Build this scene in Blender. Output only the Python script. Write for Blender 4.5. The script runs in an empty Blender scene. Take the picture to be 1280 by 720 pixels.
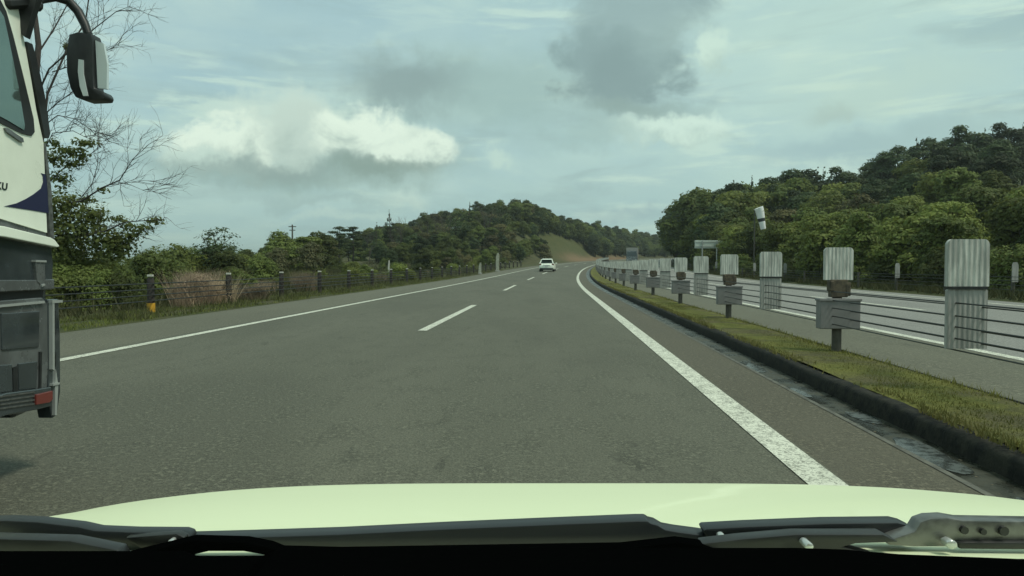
import bpy, bmesh, math, random
import numpy as np
from mathutils import Vector, Matrix
R = math.radians
C = bpy.context.scene.collection
scene = bpy.context.scene
rng = np.random.default_rng(7)
random.seed(7)

# ------------------------------------------------------------------ camera
F, CX, HY, CAMH = 882.0, 640.0, 332.0, 1.14          # focal length (px of a 1280 frame), centre, horizon row, eye height
cam_d = bpy.data.cameras.new('camera')
cam_d.sensor_width = 36.0
cam_d.lens = F / 1280 * 36
cam_d.clip_start = 0.02
cam_d.clip_end = 9000
cam = bpy.data.objects.new('camera', cam_d)
C.objects.link(cam)
cam.location = (0, 0, CAMH)
cam.rotation_euler = (R(90) - math.atan(28 / F), 0, 0)
scene.camera = cam

# ------------------------------------------------------------------ world, sun, exposure
SUN_EL, SUN_AZ = R(58), R(112)        # azimuth measured from +Y towards +X: the sun stands behind and to the right
scene.view_settings.view_transform = 'Standard'
scene.view_settings.look = 'None'
scene.view_settings.exposure = 0
scene.view_settings.gamma = 1

world = bpy.data.worlds.new('World')
scene.world = world
world.use_nodes = True


class NT:
    """small helper to write node trees"""
    def __init__(s, tree):
        s.t = tree; s.n = tree.nodes; s.l = tree.links

    def put(s, sock, v):
        if v is None: return
        if isinstance(v, bpy.types.NodeSocket): s.l.new(v, sock)
        else: sock.default_value = v

    def new(s, kind, **kw):
        nd = s.n.new(kind)
        for k, v in kw.items(): setattr(nd, k, v)
        return nd

    def m(s, op, a, b=None, c=None, clamp=False):
        nd = s.new('ShaderNodeMath', operation=op, use_clamp=clamp)
        s.put(nd.inputs[0], a); s.put(nd.inputs[1], b); s.put(nd.inputs[2], c)
        return nd.outputs[0]

    def v(s, op, a, b=None, sc=None):
        nd = s.new('ShaderNodeVectorMath', operation=op)
        s.put(nd.inputs[0], a); s.put(nd.inputs[1], b)
        if sc is not None: s.put(nd.inputs['Scale'], sc)
        return nd.outputs['Value'] if op in ('LENGTH', 'DOT_PRODUCT') else nd.outputs[0]

    def mr(s, val, a, b, lo=0., hi=1., smooth=True):
        nd = s.new('ShaderNodeMapRange')
        nd.interpolation_type = 'SMOOTHSTEP' if smooth else 'LINEAR'
        s.put(nd.inputs[0], val); s.put(nd.inputs[1], a); s.put(nd.inputs[2], b); s.put(nd.inputs[3], lo); s.put(nd.inputs[4], hi)
        return nd.outputs[0]

    def mix(s, f, a, b, blend='MIX'):
        nd = s.new('ShaderNodeMix', data_type='RGBA', blend_type=blend)
        s.put(nd.inputs[0], f)
        for sock, val in ((nd.inputs[6], a), (nd.inputs[7], b)):
            if isinstance(val, (tuple, list)) and len(val) == 3: val = (*val, 1)
            s.put(sock, val)
        return nd.outputs[2]

    def noise(s, vec, scale, detail=4, rough=.55, dist=0., color=False):
        nd = s.new('ShaderNodeTexNoise')
        s.put(nd.inputs['Vector'], vec)
        nd.inputs['Scale'].default_value = scale; nd.inputs['Detail'].default_value = detail
        nd.inputs['Roughness'].default_value = rough; nd.inputs['Distortion'].default_value = dist
        return nd.outputs['Color' if color else 'Fac']


def build_world():
    nt = NT(world.node_tree); nt.n.clear()
    out = nt.new('ShaderNodeOutputWorld'); bg = nt.new('ShaderNodeBackground')
    nt.l.new(bg.outputs[0], out.inputs[0])
    STR = 0.1
    bg.inputs[1].default_value = STR
    sky = nt.new('ShaderNodeTexSky', sky_type='NISHITA', sun_disc=False)
    sky.sun_elevation = SUN_EL; sky.sun_rotation = SUN_AZ
    sky.air_density = 1.2; sky.dust_density = 2.5; sky.ozone_density = 1.0
    tc = nt.new('ShaderNodeTexCoord').outputs['Generated']
    sx = nt.new('ShaderNodeSeparateXYZ'); nt.l.new(tc, sx.inputs[0])
    X, Y, Z = sx.outputs
    az = nt.m('ARCTAN2', X, Y)
    el = nt.m('ARCSINE', Z)
    cb = nt.new('ShaderNodeCombineXYZ'); nt.l.new(az, cb.inputs[0]); nt.l.new(el, cb.inputs[1])
    P0 = cb.outputs[0]
    # ripple the outlines of the clouds
    w1 = nt.v('SUBTRACT', nt.noise(tc, 7, 5, .6, color=True), (.5, .5, .5))
    w2 = nt.v('SUBTRACT', nt.noise(tc, 26, 4, .6, color=True), (.5, .5, .5))
    Pw = nt.v('ADD', P0, nt.v('SCALE', w1, sc=.13))
    Pw = nt.v('ADD', Pw, nt.v('SCALE', w2, sc=.035))
    K = 1 / STR
    def col(r, g, b):
        f = lambda c: ((c / 255 + .055) / 1.055) ** 2.4
        return (f(r) * K, f(g) * K, f(b) * K)
    # thin overcast sheet over the blue
    flat = nt.v('MULTIPLY', tc, (1, 1, 3.2))
    n1 = nt.noise(flat, 2.2, 6, .55, .4)
    n2 = nt.noise(flat, 5.5, 6, .6, .3)
    sheet = nt.mix(nt.mr(n1, .36, .66), col(158, 188, 196), col(180, 205, 201))
    sheet = nt.mix(nt.mr(n2, .45, .75, 0, .55), sheet, col(196, 214, 206))
    side = nt.mr(az, -.5, .7)
    sheet = nt.mix(nt.m('MULTIPLY', side, .45), sheet, col(184, 212, 206))
    c = nt.mix(nt.mr(n2, .2, .7, .80, .96), sky.outputs[0], sheet)
    low = nt.mr(el, .0, .16, 1, 0)
    c = nt.mix(nt.m('MULTIPLY', low, .5), c, col(166, 196, 194))
    # streaks and patches of broken cloud all round
    f1 = nt.v('MULTIPLY', tc, (1, 1, 6.5))
    n3 = nt.noise(nt.v('ADD', f1, (3.1, 1.7, 0)), 3.4, 7, .62, .5)
    n4 = nt.noise(nt.v('ADD', f1, (9.1, 4.7, 2)), 5.2, 7, .6, .3)
    c = nt.mix(nt.mr(n3, .50, .68, 0, .55), c, col(146, 170, 173))
    c = nt.mix(nt.mr(n4, .52, .66, 0, .70), c, col(196, 217, 207))
    billow = nt.noise(nt.v('MULTIPLY', tc, (1, 1, 1.5)), 13, 6, .62, .6)
    def puff(x, y, rx, ry, lit, shade, strength=1., soft=.3, base=.35):
        # a cumulus heap: billowed edge, bright above, greyer towards its flat base
        nonlocal c
        a0 = math.atan((x - CX) / F); e0 = math.atan((HY - y) / F * math.cos(a0))
        rel = nt.v('MULTIPLY', nt.v('SUBTRACT', Pw, (a0, e0, 0)), (F / rx, F / ry, 0))
        d = nt.m('ADD', nt.v('LENGTH', rel), nt.m('MULTIPLY', nt.m('SUBTRACT', billow, .5), 1.6))
        sp = nt.new('ShaderNodeSeparateXYZ'); nt.l.new(rel, sp.inputs[0])
        body = nt.mix(nt.mr(nt.m('ADD', sp.outputs[1], nt.m('MULTIPLY', nt.m('SUBTRACT', billow, .5), 2.6)), -base - .5, base, 1, 0), lit, shade)
        c = nt.mix(nt.mr(d, 1 + soft * .5, 1 - soft, 0, strength), c, body)
    def blob(x, y, rx, ry, colour, strength=1., soft=.55, tilt=0.):
        nonlocal c
        a0 = math.atan((x - CX) / F); e0 = math.atan((HY - y) / F * math.cos(a0))
        rel = nt.v('SUBTRACT', Pw, (a0, e0, 0))
        if tilt:
            mp = nt.new('ShaderNodeVectorRotate', rotation_type='Z_AXIS'); nt.l.new(rel, mp.inputs['Vector'])
            mp.inputs['Angle'].default_value = tilt; rel = mp.outputs[0]
        rel = nt.v('MULTIPLY', rel, (F / rx, F / ry, 0))
        d = nt.v('LENGTH', rel)
        f = nt.mr(d, 1 + soft * .5, 1 - soft, 0, strength)
        c = nt.mix(f, c, colour)
    # left: grey upper left, cumulus with grey bases
    blob(400, 40, 260, 60, col(156, 184, 194), .6, .9)
    blob(620, 120, 150, 55, col(146, 172, 172), .75, .8)
    blob(510, 112, 80, 32, col(130, 150, 152), .8, .8)
    blob(330, 212, 150, 22, col(140, 164, 162), .9, .8)
    blob(470, 205, 110, 26, col(142, 164, 160), .85, .8)
    W, G = col(222, 235, 222), col(152, 172, 168)
    puff(370, 152, 95, 34, col(196, 214, 206), col(172, 192, 186), .8, .6)
    puff(282, 180, 70, 34, W, G, .98, .35)
    puff(375, 172, 62, 40, col(190, 206, 198), col(150, 170, 165), .9, .5)
    puff(455, 170, 68, 36, W, G, .98, .35)
    puff(515, 190, 52, 24, W, G, .95, .4)
    puff(240, 192, 36, 18, col(192, 212, 204), G, .8, .5)
    blob(352, 204, 70, 12, col(136, 156, 154), .8, .8)
    blob(478, 204, 54, 13, col(128, 148, 142), .85, .8)
    blob(630, 197, 26, 10, col(190, 212, 204), .8, .8)
    blob(520, 243, 26, 12, col(192, 212, 204), .8, .8)
    blob(430, 270, 90, 7, col(186, 208, 202), .7, .9)
    blob(400, 245, 120, 9, col(148, 172, 172), .6, .9)
    # right: the tall dark cloud, its bright gap and pale foot
    puff(790, 40, 96, 85, col(142, 165, 168), col(132, 155, 158), .9, .5)
    puff(770, 95, 78, 50, col(134, 157, 160), col(124, 146, 149), .92, .4)
    blob(770, 118, 60, 45, col(128, 150, 153), .9, .7)
    blob(800, 150, 80, 15, col(136, 158, 156), .75, .8)
    puff(893, 74, 22, 36, col(204, 224, 212), col(170, 192, 186), .9, .5)
    puff(855, 174, 84, 19, col(204, 224, 214), col(172, 194, 188), .9, .5)
    blob(745, 175, 60, 14, col(150, 176, 176), .6, .9)
    blob(1052, 135, 34, 16, col(150, 172, 172), .7, .8)
    blob(1110, 110, 120, 40, col(188, 208, 194), .5, .9)
    blob(1060, 186, 110, 20, col(152, 178, 184), .75, .9)
    blob(800, 268, 70, 10, col(146, 172, 180), .6, .9)
    blob(1000, 40, 160, 40, col(182, 206, 200), .5, .9)
    blob(1200, 175, 90, 22, col(160, 184, 182), .5, .9)
    nt.put(bg.inputs[0], nt.v('MULTIPLY', c, (1.13, 1.18, 1.13)))
build_world()

sun_d = bpy.data.lights.new('sun', 'SUN')
sun_d.energy = 2.4; sun_d.angle = R(11); sun_d.color = (1.0, .96, .82)
sun = bpy.data.objects.new('sun', sun_d); C.objects.link(sun)
sdir = Vector((math.sin(SUN_AZ) * math.cos(SUN_EL), math.cos(SUN_AZ) * math.cos(SUN_EL), math.sin(SUN_EL)))
sun.rotation_euler = sdir.to_track_quat('Z', 'Y').to_euler()

# ------------------------------------------------------------------ road alignment: s runs along it, d to the right of the right edge line
S0, S1 = -90.0, 900.0
_s = np.arange(S0, S1 + 1, 1.0)
def _head(s):
    return .06 + .0011 * np.maximum(0, np.minimum(s, 620) - 28)
_h = _head(_s)
_x = np.concatenate([[0], np.cumsum(np.sin((_h[1:] + _h[:-1]) / 2))])
_y = np.concatenate([[0], np.cumsum(np.cos((_h[1:] + _h[:-1]) / 2))])
_i0 = int(-S0)
_x = _x - _x[_i0] + 1.42; _y = _y - _y[_i0]
def rz(s):
    s = np.asarray(s, float)
    t = np.clip(s - 30, 0, 50)
    return .00016 * t * t + .016 * np.clip(s - 80, 0, 500)
def P(s, d, z=0.):
    """road coordinates to world"""
    s = np.asarray(s, float); d = np.asarray(d, float)
    x = np.interp(s, _s, _x); y = np.interp(s, _s, _y); h = np.interp(s, _s, _h)
    return np.stack(np.broadcast_arrays(x + d * np.cos(h), y - d * np.sin(h), z + rz(s)), -1)
def head(s): return float(np.interp(s, _s, _h))
def px(x, y, Y):
    """point seen at pixel x, y when it lies Y metres ahead"""
    return ((x - CX) / F * Y, Y, CAMH + (HY - y) / F * Y)

def sm(t):
    t = np.clip(t, 0, 1); return t * t * (3 - 2 * t)

def wob(a, b, k=1.):
    return (np.sin(a * .31 * k + b * .17) + np.sin(a * .11 * k - b * .43 * k + 1.3) + .5 * np.sin(a * .83 * k + b * .71 * k + 2.1)) / 2.5

def T_left(s, d):
    e = -d - 10.6
    Hc = np.interp(s, [-90, 95, 125, 165, 195, 225, 255, 320, 420, 560, 900], [0, 0, 2, 6.6, 11.2, 10.5, 8.5, 8.5, 6, 5, 5])
    z = Hc * sm(e / 15)
    back = np.interp(s, [-90, 150, 230, 300, 900], [1, 1, .8, .1, 0])
    z = z * (1 - back * sm((e - 24) / 50))
    z = z - .12 * sm(e / 3) - 2.2 * sm((e - 14) / 60) * np.interp(s, [0, 100, 200], [1, .8, 0])
    z = z * (1 - sm((e - 70) / 120)) - rz(s) * sm((e - 60) / 120) - 1.5 * sm((e - 60) / 120)
    return z + .25 * wob(s, d) * sm((e - 2) / 8)
def T_right(s, d):
    e = d - 12.9
    g = .285 * np.maximum(0, e - 4)
    g = np.where(g > 36, 36 + 10 * np.tanh((g - 36) / 30), g)
    m = .46 + .40 * sm((s - 25) / 90)
    return g * m + .05 + .5 * wob(s, d, .7) * sm((e - 6) / 8)

# ------------------------------------------------------------------ mesh helpers
class MB:
    def __init__(s): s.v = []; s.f = []
    def add(s, vs, fs):
        n = len(s.v); s.v += [tuple(map(float, p)) for p in vs]; s.f += [tuple(n + i for i in f) for f in fs]; return s
    def box(s, c, size, rot=0.):
        cx, cy, cz = c; a, b, h = [q / 2 for q in size]; co, si = math.cos(rot), math.sin(rot)
        vs = []
        for z in (-h, h):
            for x, y in ((-a, -b), (a, -b), (a, b), (-a, b)):
                vs.append((cx + x * co - y * si, cy + x * si + y * co, cz + z))
        return s.add(vs, [(0, 3, 2, 1), (4, 5, 6, 7), (0, 1, 5, 4), (1, 2, 6, 5), (2, 3, 7, 6), (3, 0, 4, 7)])
    def tube(s, pts, rad, n=8, cap=True):
        pts = [Vector(p) for p in pts]
        if not hasattr(rad, '__len__'): rad = [rad] * len(pts)
        base = len(s.v); up = None
        for i, p in enumerate(pts):
            t = (pts[min(i + 1, len(pts) - 1)] - pts[max(i - 1, 0)])
            t = t.normalized() if t.length > 1e-9 else Vector((0, 0, 1))
            if up is None:
                up = t.orthogonal().normalized()
            up = (up - t * up.dot(t))
            up = up.normalized() if up.length > 1e-6 else t.orthogonal().normalized()
            w = t.cross(up)
            for k in range(n):
                a = 2 * math.pi * k / n
                q = p + (up * math.cos(a) + w * math.sin(a)) * rad[i]
                s.v.append((q.x, q.y, q.z))
        for i in range(len(pts) - 1):
            for k in range(n):
                a = base + i * n + k; b = base + i * n + (k + 1) % n
                s.f.append((a, b, b + n, a + n))
        if cap:
            s.f.append(tuple(base + k for k in range(n - 1, -1, -1)))
            e = base + (len(pts) - 1) * n
            s.f.append(tuple(e + k for k in range(n)))
        return s
    def prism(s, poly, axis, a, b):
        """extrude a 2D outline: axis 'x' takes (y,z) points, 'y' takes (x,z), 'z' takes (x,y)"""
        def p3(p, t):
            if axis == 'x': return (t, p[0], p[1])
            if axis == 'y': return (p[0], t, p[1])
            return (p[0], p[1], t)
        n = len(poly)
        vs = [p3(p, a) for p in poly] + [p3(p, b) for p in poly]
        fs = [tuple(range(n - 1, -1, -1)), tuple(range(n, 2 * n))] + [(i, (i + 1) % n, n + (i + 1) % n, n + i) for i in range(n)]
        return s.add(vs, fs)
    def loft(s, secs, close=True, cap=True):
        n = len(secs[0]); base = len(s.v)
        for sec in secs: s.v += [tuple(map(float, p)) for p in sec]
        for i in range(len(secs) - 1):
            for k in range(n if close else n - 1):
                a = base + i * n + k; b = base + i * n + (k + 1) % n
                s.f.append((a, b, b + n, a + n))
        if cap:
            s.f.append(tuple(base + k for k in range(n - 1, -1, -1)))
            e = base + (len(secs) - 1) * n
            s.f.append(tuple(e + k for k in range(n)))
        return s
    def grid(s, V):
        """V: array rows x cols x 3"""
        r, c = V.shape[:2]; base = len(s.v)
        s.v += [tuple(p) for p in V.reshape(-1, 3).tolist()]
        for i in range(r - 1):
            for j in range(c - 1):
                a = base + i * c + j; s.f.append((a, a + 1, a + c + 1, a + c))
        return s

def link(name, me, parent=None):
    o = bpy.data.objects.new(name, me); C.objects.link(o)
    if parent: o.parent = parent
    return o

def obj(name, mb, mat, parent=None, bevel=0., smooth=False, seg=2, fix=True):
    """one mesh object; vertices are given in world space and stored relative to the owning thing"""
    off = Vector((0, 0, 0)); p = parent
    while p: off += p.location; p = p.parent
    me = bpy.data.meshes.new(name)
    me.from_pydata([(v[0] - off.x, v[1] - off.y, v[2] - off.z) for v in mb.v], [], mb.f)
    if fix or bevel:
        bm = bmesh.new(); bm.from_mesh(me)
        if fix: bmesh.ops.recalc_face_normals(bm, faces=bm.faces)
        if bevel:
            es = [e for e in bm.edges if len(e.link_faces) == 2 and e.calc_face_angle(0) > .5]
            bmesh.ops.bevel(bm, geom=es, offset=bevel, segments=seg, profile=.5, affect='EDGES', clamp_overlap=True)
        bm.to_mesh(me); bm.free()
    me.materials.append(mat)
    if smooth:
        me.polygons.foreach_set('use_smooth', [True] * len(me.polygons))
        if smooth != 'all': me.set_sharp_from_angle(angle=R(38))
    me.update()
    return link(name, me, parent)

def fast_mesh(name, V, faces_n, mat, attr=None):
    """V: (N*k,3) with k verts per face, faces_n = k"""
    k = faces_n; nf = len(V) // k
    me = bpy.data.meshes.new(name)
    me.vertices.add(len(V)); me.vertices.foreach_set('co', V.astype(np.float32).ravel())
    me.loops.add(nf * k); me.loops.foreach_set('vertex_index', np.arange(nf * k, dtype=np.int32))
    me.polygons.add(nf); me.polygons.foreach_set('loop_start', np.arange(nf, dtype=np.int32) * k)
    me.polygons.foreach_set('loop_total', np.full(nf, k, np.int32))
    me.update(calc_edges=True)
    if attr is not None:
        a = me.attributes.new('tone', 'FLOAT', 'FACE'); a.data.foreach_set('value', attr.astype(np.float32))
    me.materials.append(mat)
    return me

def tag(o, label=None, cat=None, group=None, kind=None):
    if label: o['label'] = label
    if cat: o['category'] = cat
    if group: o['group'] = group
    if kind: o['kind'] = kind
    return o
def thing(name, loc, label, cat, group=None):
    o = bpy.data.objects.new(name, None); C.objects.link(o); o.location = loc; o.empty_display_size = .3
    return tag(o, label, cat, group)
def copy_tree(o, parent=None):
    c = o.copy(); C.objects.link(c)
    if parent: c.parent = parent
    for ch in list(o.children): copy_tree(ch, c)
    return c

# ------------------------------------------------------------------ materials
def mat(name, base, rough=.6, metal=0., spec=.5, var=0., vscale=6., dark=None, bump=0., bscale=60., coat=0., build=None, detail=5, stretch=(1, 1, 1)):
    m = bpy.data.materials.new(name); m.use_nodes = True
    nt = NT(m.node_tree); b = nt.n['Principled BSDF']
    b.inputs['Base Color'].default_value = (*base, 1); b.inputs['Roughness'].default_value = rough
    b.inputs['Metallic'].default_value = metal; b.inputs['Specular IOR Level'].default_value = spec
    if coat: b.inputs['Coat Weight'].default_value = coat; b.inputs['Coat Roughness'].default_value = .05
    tc = nt.new('ShaderNodeTexCoord').outputs['Object']
    if var:
        q = nt.v('MULTIPLY', tc, stretch)
        n = nt.noise(q, vscale, detail, .6)
        dk = dark or tuple(c * (1 - var) for c in base)
        c = nt.mix(nt.mr(n, .35, .65), dk, tuple(min(1, c * (1 + var * .5)) for c in base))
        nt.put(b.inputs['Base Color'], c)
        nt.put(b.inputs['Roughness'], nt.mr(n, .3, .7, max(0, rough - .1), min(1, rough + .1)))
    if bump:
        bn = nt.new('ShaderNodeBump'); bn.inputs['Strength'].default_value = bump; bn.inputs['Distance'].default_value = .01
        nt.put(bn.inputs['Height'], nt.noise(tc, bscale, 4, .6)); nt.l.new(bn.outputs[0], b.inputs['Normal'])
    if build: build(nt, b, tc)
    return m

def asphalt(name, base, warm, grain=1.):
    def bd(nt, b, tc):
        big = nt.noise(nt.v('MULTIPLY', tc, (1, .12, 1)), .9, 4, .55)
        mid = nt.noise(nt.v('MULTIPLY', tc, (1, .5, 1)), 3.5, 5, .65)
        fine = nt.noise(tc, 70, 3, .7)
        vor = nt.new('ShaderNodeTexVoronoi'); vor.inputs['Scale'].default_value = 95
        nt.l.new(tc, vor.inputs['Vector'])
        c = nt.mix(nt.mr(big, .3, .7), base, warm)
        c = nt.mix(nt.mr(mid, .42, .66, 0, .6), c, tuple(q * .68 for q in base))
        patch = nt.noise(nt.v('MULTIPLY', tc, (1, .3, 1)), .42, 3, .5)
        c = nt.mix(nt.mr(patch, .50, .60, 0, .5), c, tuple(q * .74 for q in base))
        tar = nt.noise(nt.v('MULTIPLY', tc, (1, .45, 1)), 1.7, 6, .7, .8)
        c = nt.mix(nt.mr(tar, .60, .68, 0, .55), c, tuple(q * .45 for q in base))
        g = nt.mr(fine, .32, .70, .55 , 1.5)
        c = nt.mix(.85 * grain, c, nt.v('SCALE', c, sc=g))
        c = nt.mix(nt.m('MULTIPLY', nt.mr(nt.noise(tc, 27, 5, .8), .50, .62), nt.mr(mid, .4, .6, .35, .95)), c, tuple(min(.5, q * 1.9) for q in base))
        chips = nt.mr(vor.outputs['Color'], .80, .97, 0, .45)
        c = nt.mix(nt.m('MULTIPLY', chips, nt.mr(fine, .4, .6)), c, tuple(min(.5, q * 2.3) for q in base))
        # hairline cracks
        cr = nt.new('ShaderNodeTexVoronoi', feature='DISTANCE_TO_EDGE'); cr.inputs['Scale'].default_value = .45
        nt.l.new(nt.v('ADD', tc, nt.v('SCALE', nt.noise(tc, 2.5, 5, .7, color=True), sc=.9)), cr.inputs['Vector'])
        ck = nt.m('MULTIPLY', nt.mr(cr.outputs['Distance'], .0, .006, .5, 0), nt.mr(nt.noise(tc, .35, 2), .52, .62))
        c = nt.mix(ck, c, (.025, .026, .022))
        nt.put(b.inputs['Base Color'], c)
        bp = nt.new('ShaderNodeBump'); bp.inputs['Strength'].default_value = .8; bp.inputs['Distance'].default_value = .006
        nt.put(bp.inputs['Height'], nt.m('ADD', fine, nt.m('MULTIPLY', vor.outputs['Distance'], .7)))
        nt.l.new(bp.outputs[0], b.inputs['Normal'])
    return mat(name, base, .82, spec=.35, build=bd)

M = {}
M['road'] = asphalt('road_asphalt', (.084, .086, .062), (.100, .101, .074))
M['shoulder'] = asphalt('shoulder_asphalt', (.088, .082, .057), (.076, .072, .052), .7)
M['lshoulder'] = asphalt('left_shoulder_asphalt', (.108, .107, .076), (.094, .095, .068), .7)
M['opp'] = asphalt('opposite_asphalt', (.20, .20, .182), (.18, .182, .165), .6)
M['oppsh'] = asphalt('opposite_shoulder_asphalt', (.108, .108, .076), (.094, .095, .068), .6)

def paint_mat():
    def bd(nt, b, tc):
        n = nt.noise(tc, 55, 4, .75); n2 = nt.noise(tc, 9, 3, .6)
        w = nt.m('ADD', n, nt.m('MULTIPLY', n2, .35))
        f = nt.mr(w, .60, .68, 1, 0)
        c = nt.mix(nt.m('MULTIPLY', f, .8), (.62, .63, .52), (.11, .11, .085))
        c = nt.mix(nt.mr(nt.noise(tc, 2, 4), .45, .7, 0, .25), c, (.27, .28, .21))
        nt.put(b.inputs['Base Color'], c)
        bp = nt.new('ShaderNodeBump'); bp.inputs['Strength'].default_value = .5; bp.inputs['Distance'].default_value = .004
        nt.put(bp.inputs['Height'], n); nt.l.new(bp.outputs[0], b.inputs['Normal'])
    return mat('worn_road_paint', (.7, .72, .64), .6, build=bd)
M['paint'] = paint_mat()
M['kerb'] = mat('dark_kerb', (.022, .022, .017), .9, spec=.2, dark=(.008, .009, .008), var=.8, vscale=9, bump=1., bscale=30)
M['kerb_joint'] = mat('weathered_edge_strip', (.10, .10, .08), .8, var=.4, vscale=9)
def gutter_bd(nt, b, tc):
    n = nt.noise(tc, 2.2, 5, .65); n2 = nt.noise(tc, 30, 4, .7)
    c = nt.mix(nt.mr(n, .4, .6), (.040, .040, .024), (.020, .021, .016))
    c = nt.mix(nt.mr(n2, .55, .75, 0, .6), c, (.065, .062, .045))
    nt.put(b.inputs['Base Color'], c)
    nt.put(b.inputs['Roughness'], nt.mr(n, .42, .55, .6, .22))
    bp = nt.new('ShaderNodeBump'); bp.inputs['Strength'].default_value = .6; bp.inputs['Distance'].default_value = .008
    nt.put(bp.inputs['Height'], n2); nt.l.new(bp.outputs[0], b.inputs['Normal'])
M['gutter'] = mat('damp_gutter', (.08, .078, .055), .6, build=gutter_bd)
def puddle_bd(nt, b, tc):
    bp = nt.new('ShaderNodeBump'); bp.inputs['Strength'].default_value = .5; bp.inputs['Distance'].default_value = .004
    nt.put(bp.inputs['Height'], nt.noise(tc, 14, 4, .6)); nt.l.new(bp.outputs[0], b.inputs['Normal'])
M['water'] = mat('puddle_water', (.07, .08, .075), .25, spec=.7, var=.6, vscale=16, build=puddle_bd)  # base bluer and paler than the gutter, standing in for reflected sky
def grass_ground(name, a, b_, c_, sc=3.):
    def bd(nt, b, tc):
        n = nt.noise(tc, sc, 6, .65); n2 = nt.noise(tc, sc * .25, 4, .6); n3 = nt.noise(tc, sc * 12, 3, .7)
        c = nt.mix(nt.mr(n, .38, .62), a, b_)
        c = nt.mix(nt.mr(n2, .45, .65, 0, .8), c, c_)
        c = nt.mix(.7, c, nt.v('SCALE', c, sc=nt.mr(n3, .3, .7, .5, 1.4)))
        at = nt.new('ShaderNodeAttribute', attribute_name='bare')
        soil = nt.mix(nt.mr(n, .4, .6), (.20, .125, .078), (.17, .14, .085))
        c = nt.mix(at.outputs['Fac'], c, soil)
        at2 = nt.new('ShaderNodeAttribute', attribute_name='lush')
        c = nt.mix(at2.outputs['Fac'], c, nt.mix(nt.mr(n2, .4, .6), (.085, .088, .038), (.066, .078, .032)))
        nt.put(b.inputs['Base Color'], c)
        bp = nt.new('ShaderNodeBump'); bp.inputs['Strength'].default_value = .9; bp.inputs['Distance'].default_value = .05
        nt.put(bp.inputs['Height'], n3); nt.l.new(bp.outputs[0], b.inputs['Normal'])
    return mat(name, a, .95, spec=.1, build=bd)
M['verge'] = grass_ground('verge_ground', (.070, .078, .036), (.095, .088, .052), (.055, .068, .028))
M['forest_floor'] = grass_ground('forest_floor', (.065, .078, .032), (.08, .078, .04), (.05, .064, .026), 1.2)
M['moss'] = grass_ground('median_moss', (.185, .185, .055), (.125, .140, .040), (.13, .115, .070), 4.)
M['plain'] = grass_ground('distant_plain', (.06, .075, .04), (.08, .085, .05), (.05, .06, .035), .05)

def leaf_mat(name, dark, light, warm=(.12, .11, .04), wf=.25, trans=.25):
    m = bpy.data.materials.new(name); m.use_nodes = True
    nt = NT(m.node_tree); nt.n.clear()
    out = nt.new('ShaderNodeOutputMaterial')
    tc = nt.new('ShaderNodeTexCoord').outputs['Object']
    oi = nt.new('ShaderNodeObjectInfo').outputs['Random']
    at = nt.new('ShaderNodeAttribute', attribute_name='tone').outputs['Fac']
    n = nt.noise(tc, .8, 3, .6)
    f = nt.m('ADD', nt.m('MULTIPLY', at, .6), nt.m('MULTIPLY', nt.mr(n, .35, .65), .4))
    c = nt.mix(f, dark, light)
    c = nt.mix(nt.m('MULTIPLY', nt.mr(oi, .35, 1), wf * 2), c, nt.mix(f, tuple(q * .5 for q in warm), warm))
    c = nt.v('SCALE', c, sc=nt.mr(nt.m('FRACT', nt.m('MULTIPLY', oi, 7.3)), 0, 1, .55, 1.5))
    df = nt.new('ShaderNodeBsdfPrincipled'); df.inputs['Roughness'].default_value = .65; df.inputs['Specular IOR Level'].default_value = .22
    nt.put(df.inputs['Base Color'], c)
    tr = nt.new('ShaderNodeBsdfTranslucent'); nt.put(tr.inputs['Color'], nt.mix(.5, c, nt.mix(f, light, warm)))
    mx = nt.new('ShaderNodeMixShader'); mx.inputs[0].default_value = trans
    nt.l.new(df.outputs[0], mx.inputs[1]); nt.l.new(tr.outputs[0], mx.inputs[2]); nt.l.new(mx.outputs[0], out.inputs[0])
    return m
M['leaf'] = leaf_mat('broadleaf_foliage', (.058, .084, .021), (.14, .175, .044), wf=.12, trans=.35)
M['leaf_dark'] = leaf_mat('evergreen_foliage', (.026, .044, .019), (.066, .094, .034), (.074, .088, .028), .12, trans=.3)
M['leaf_olive'] = leaf_mat('olive_foliage', (.072, .098, .022), (.185, .22, .050), (.19, .195, .05), .2, trans=.35)
M['leaf_near'] = leaf_mat('near_tree_foliage', (.060, .085, .022), (.17, .20, .055), (.18, .17, .05), .25, trans=.4)
M['leaf_brown'] = leaf_mat('russet_foliage', (.070, .070, .030), (.14, .135, .050), (.14, .12, .05), .2)
M['bloom'] = leaf_mat('cream_bloom_foliage', (.06, .08, .025), (.24, .23, .11), (.24, .22, .1), .2)
M['dry'] = leaf_mat('dry_stalks', (.17, .12, .085), (.55, .42, .30), (.5, .4, .27), .3)
M['reed'] = leaf_mat('pale_grass', (.05, .060, .020), (.14, .145, .055), (.16, .15, .07), .3)
M['blade'] = leaf_mat('grass_blade', (.06, .085, .016), (.18, .215, .045), (.17, .18, .05), .3)
M['blade2'] = leaf_mat('median_grass_blade', (.10, .105, .025), (.25, .25, .065), (.24, .21, .08), .3)
M['bark'] = mat('bark', (.055, .045, .036), .9, var=.5, vscale=12, bump=.7, bscale=30, stretch=(1, 1, .3))
M['twig'] = mat('bare_twig', (.060, .050, .045), .9, var=.3, vscale=8)
M['concrete'] = mat('ribbed_grey_plate', (.50, .51, .46), .8, var=.36, vscale=9, stretch=(3, 3, .35), bump=.2)
M['concrete2'] = mat('weathered_grey_plate', (.33, .33, .305), .8, var=.22, vscale=9, stretch=(3, 3, .35), bump=.2)
M['boxgrey'] = mat('dull_grey_box', (.20, .196, .19), .7, var=.12, vscale=9)
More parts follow.
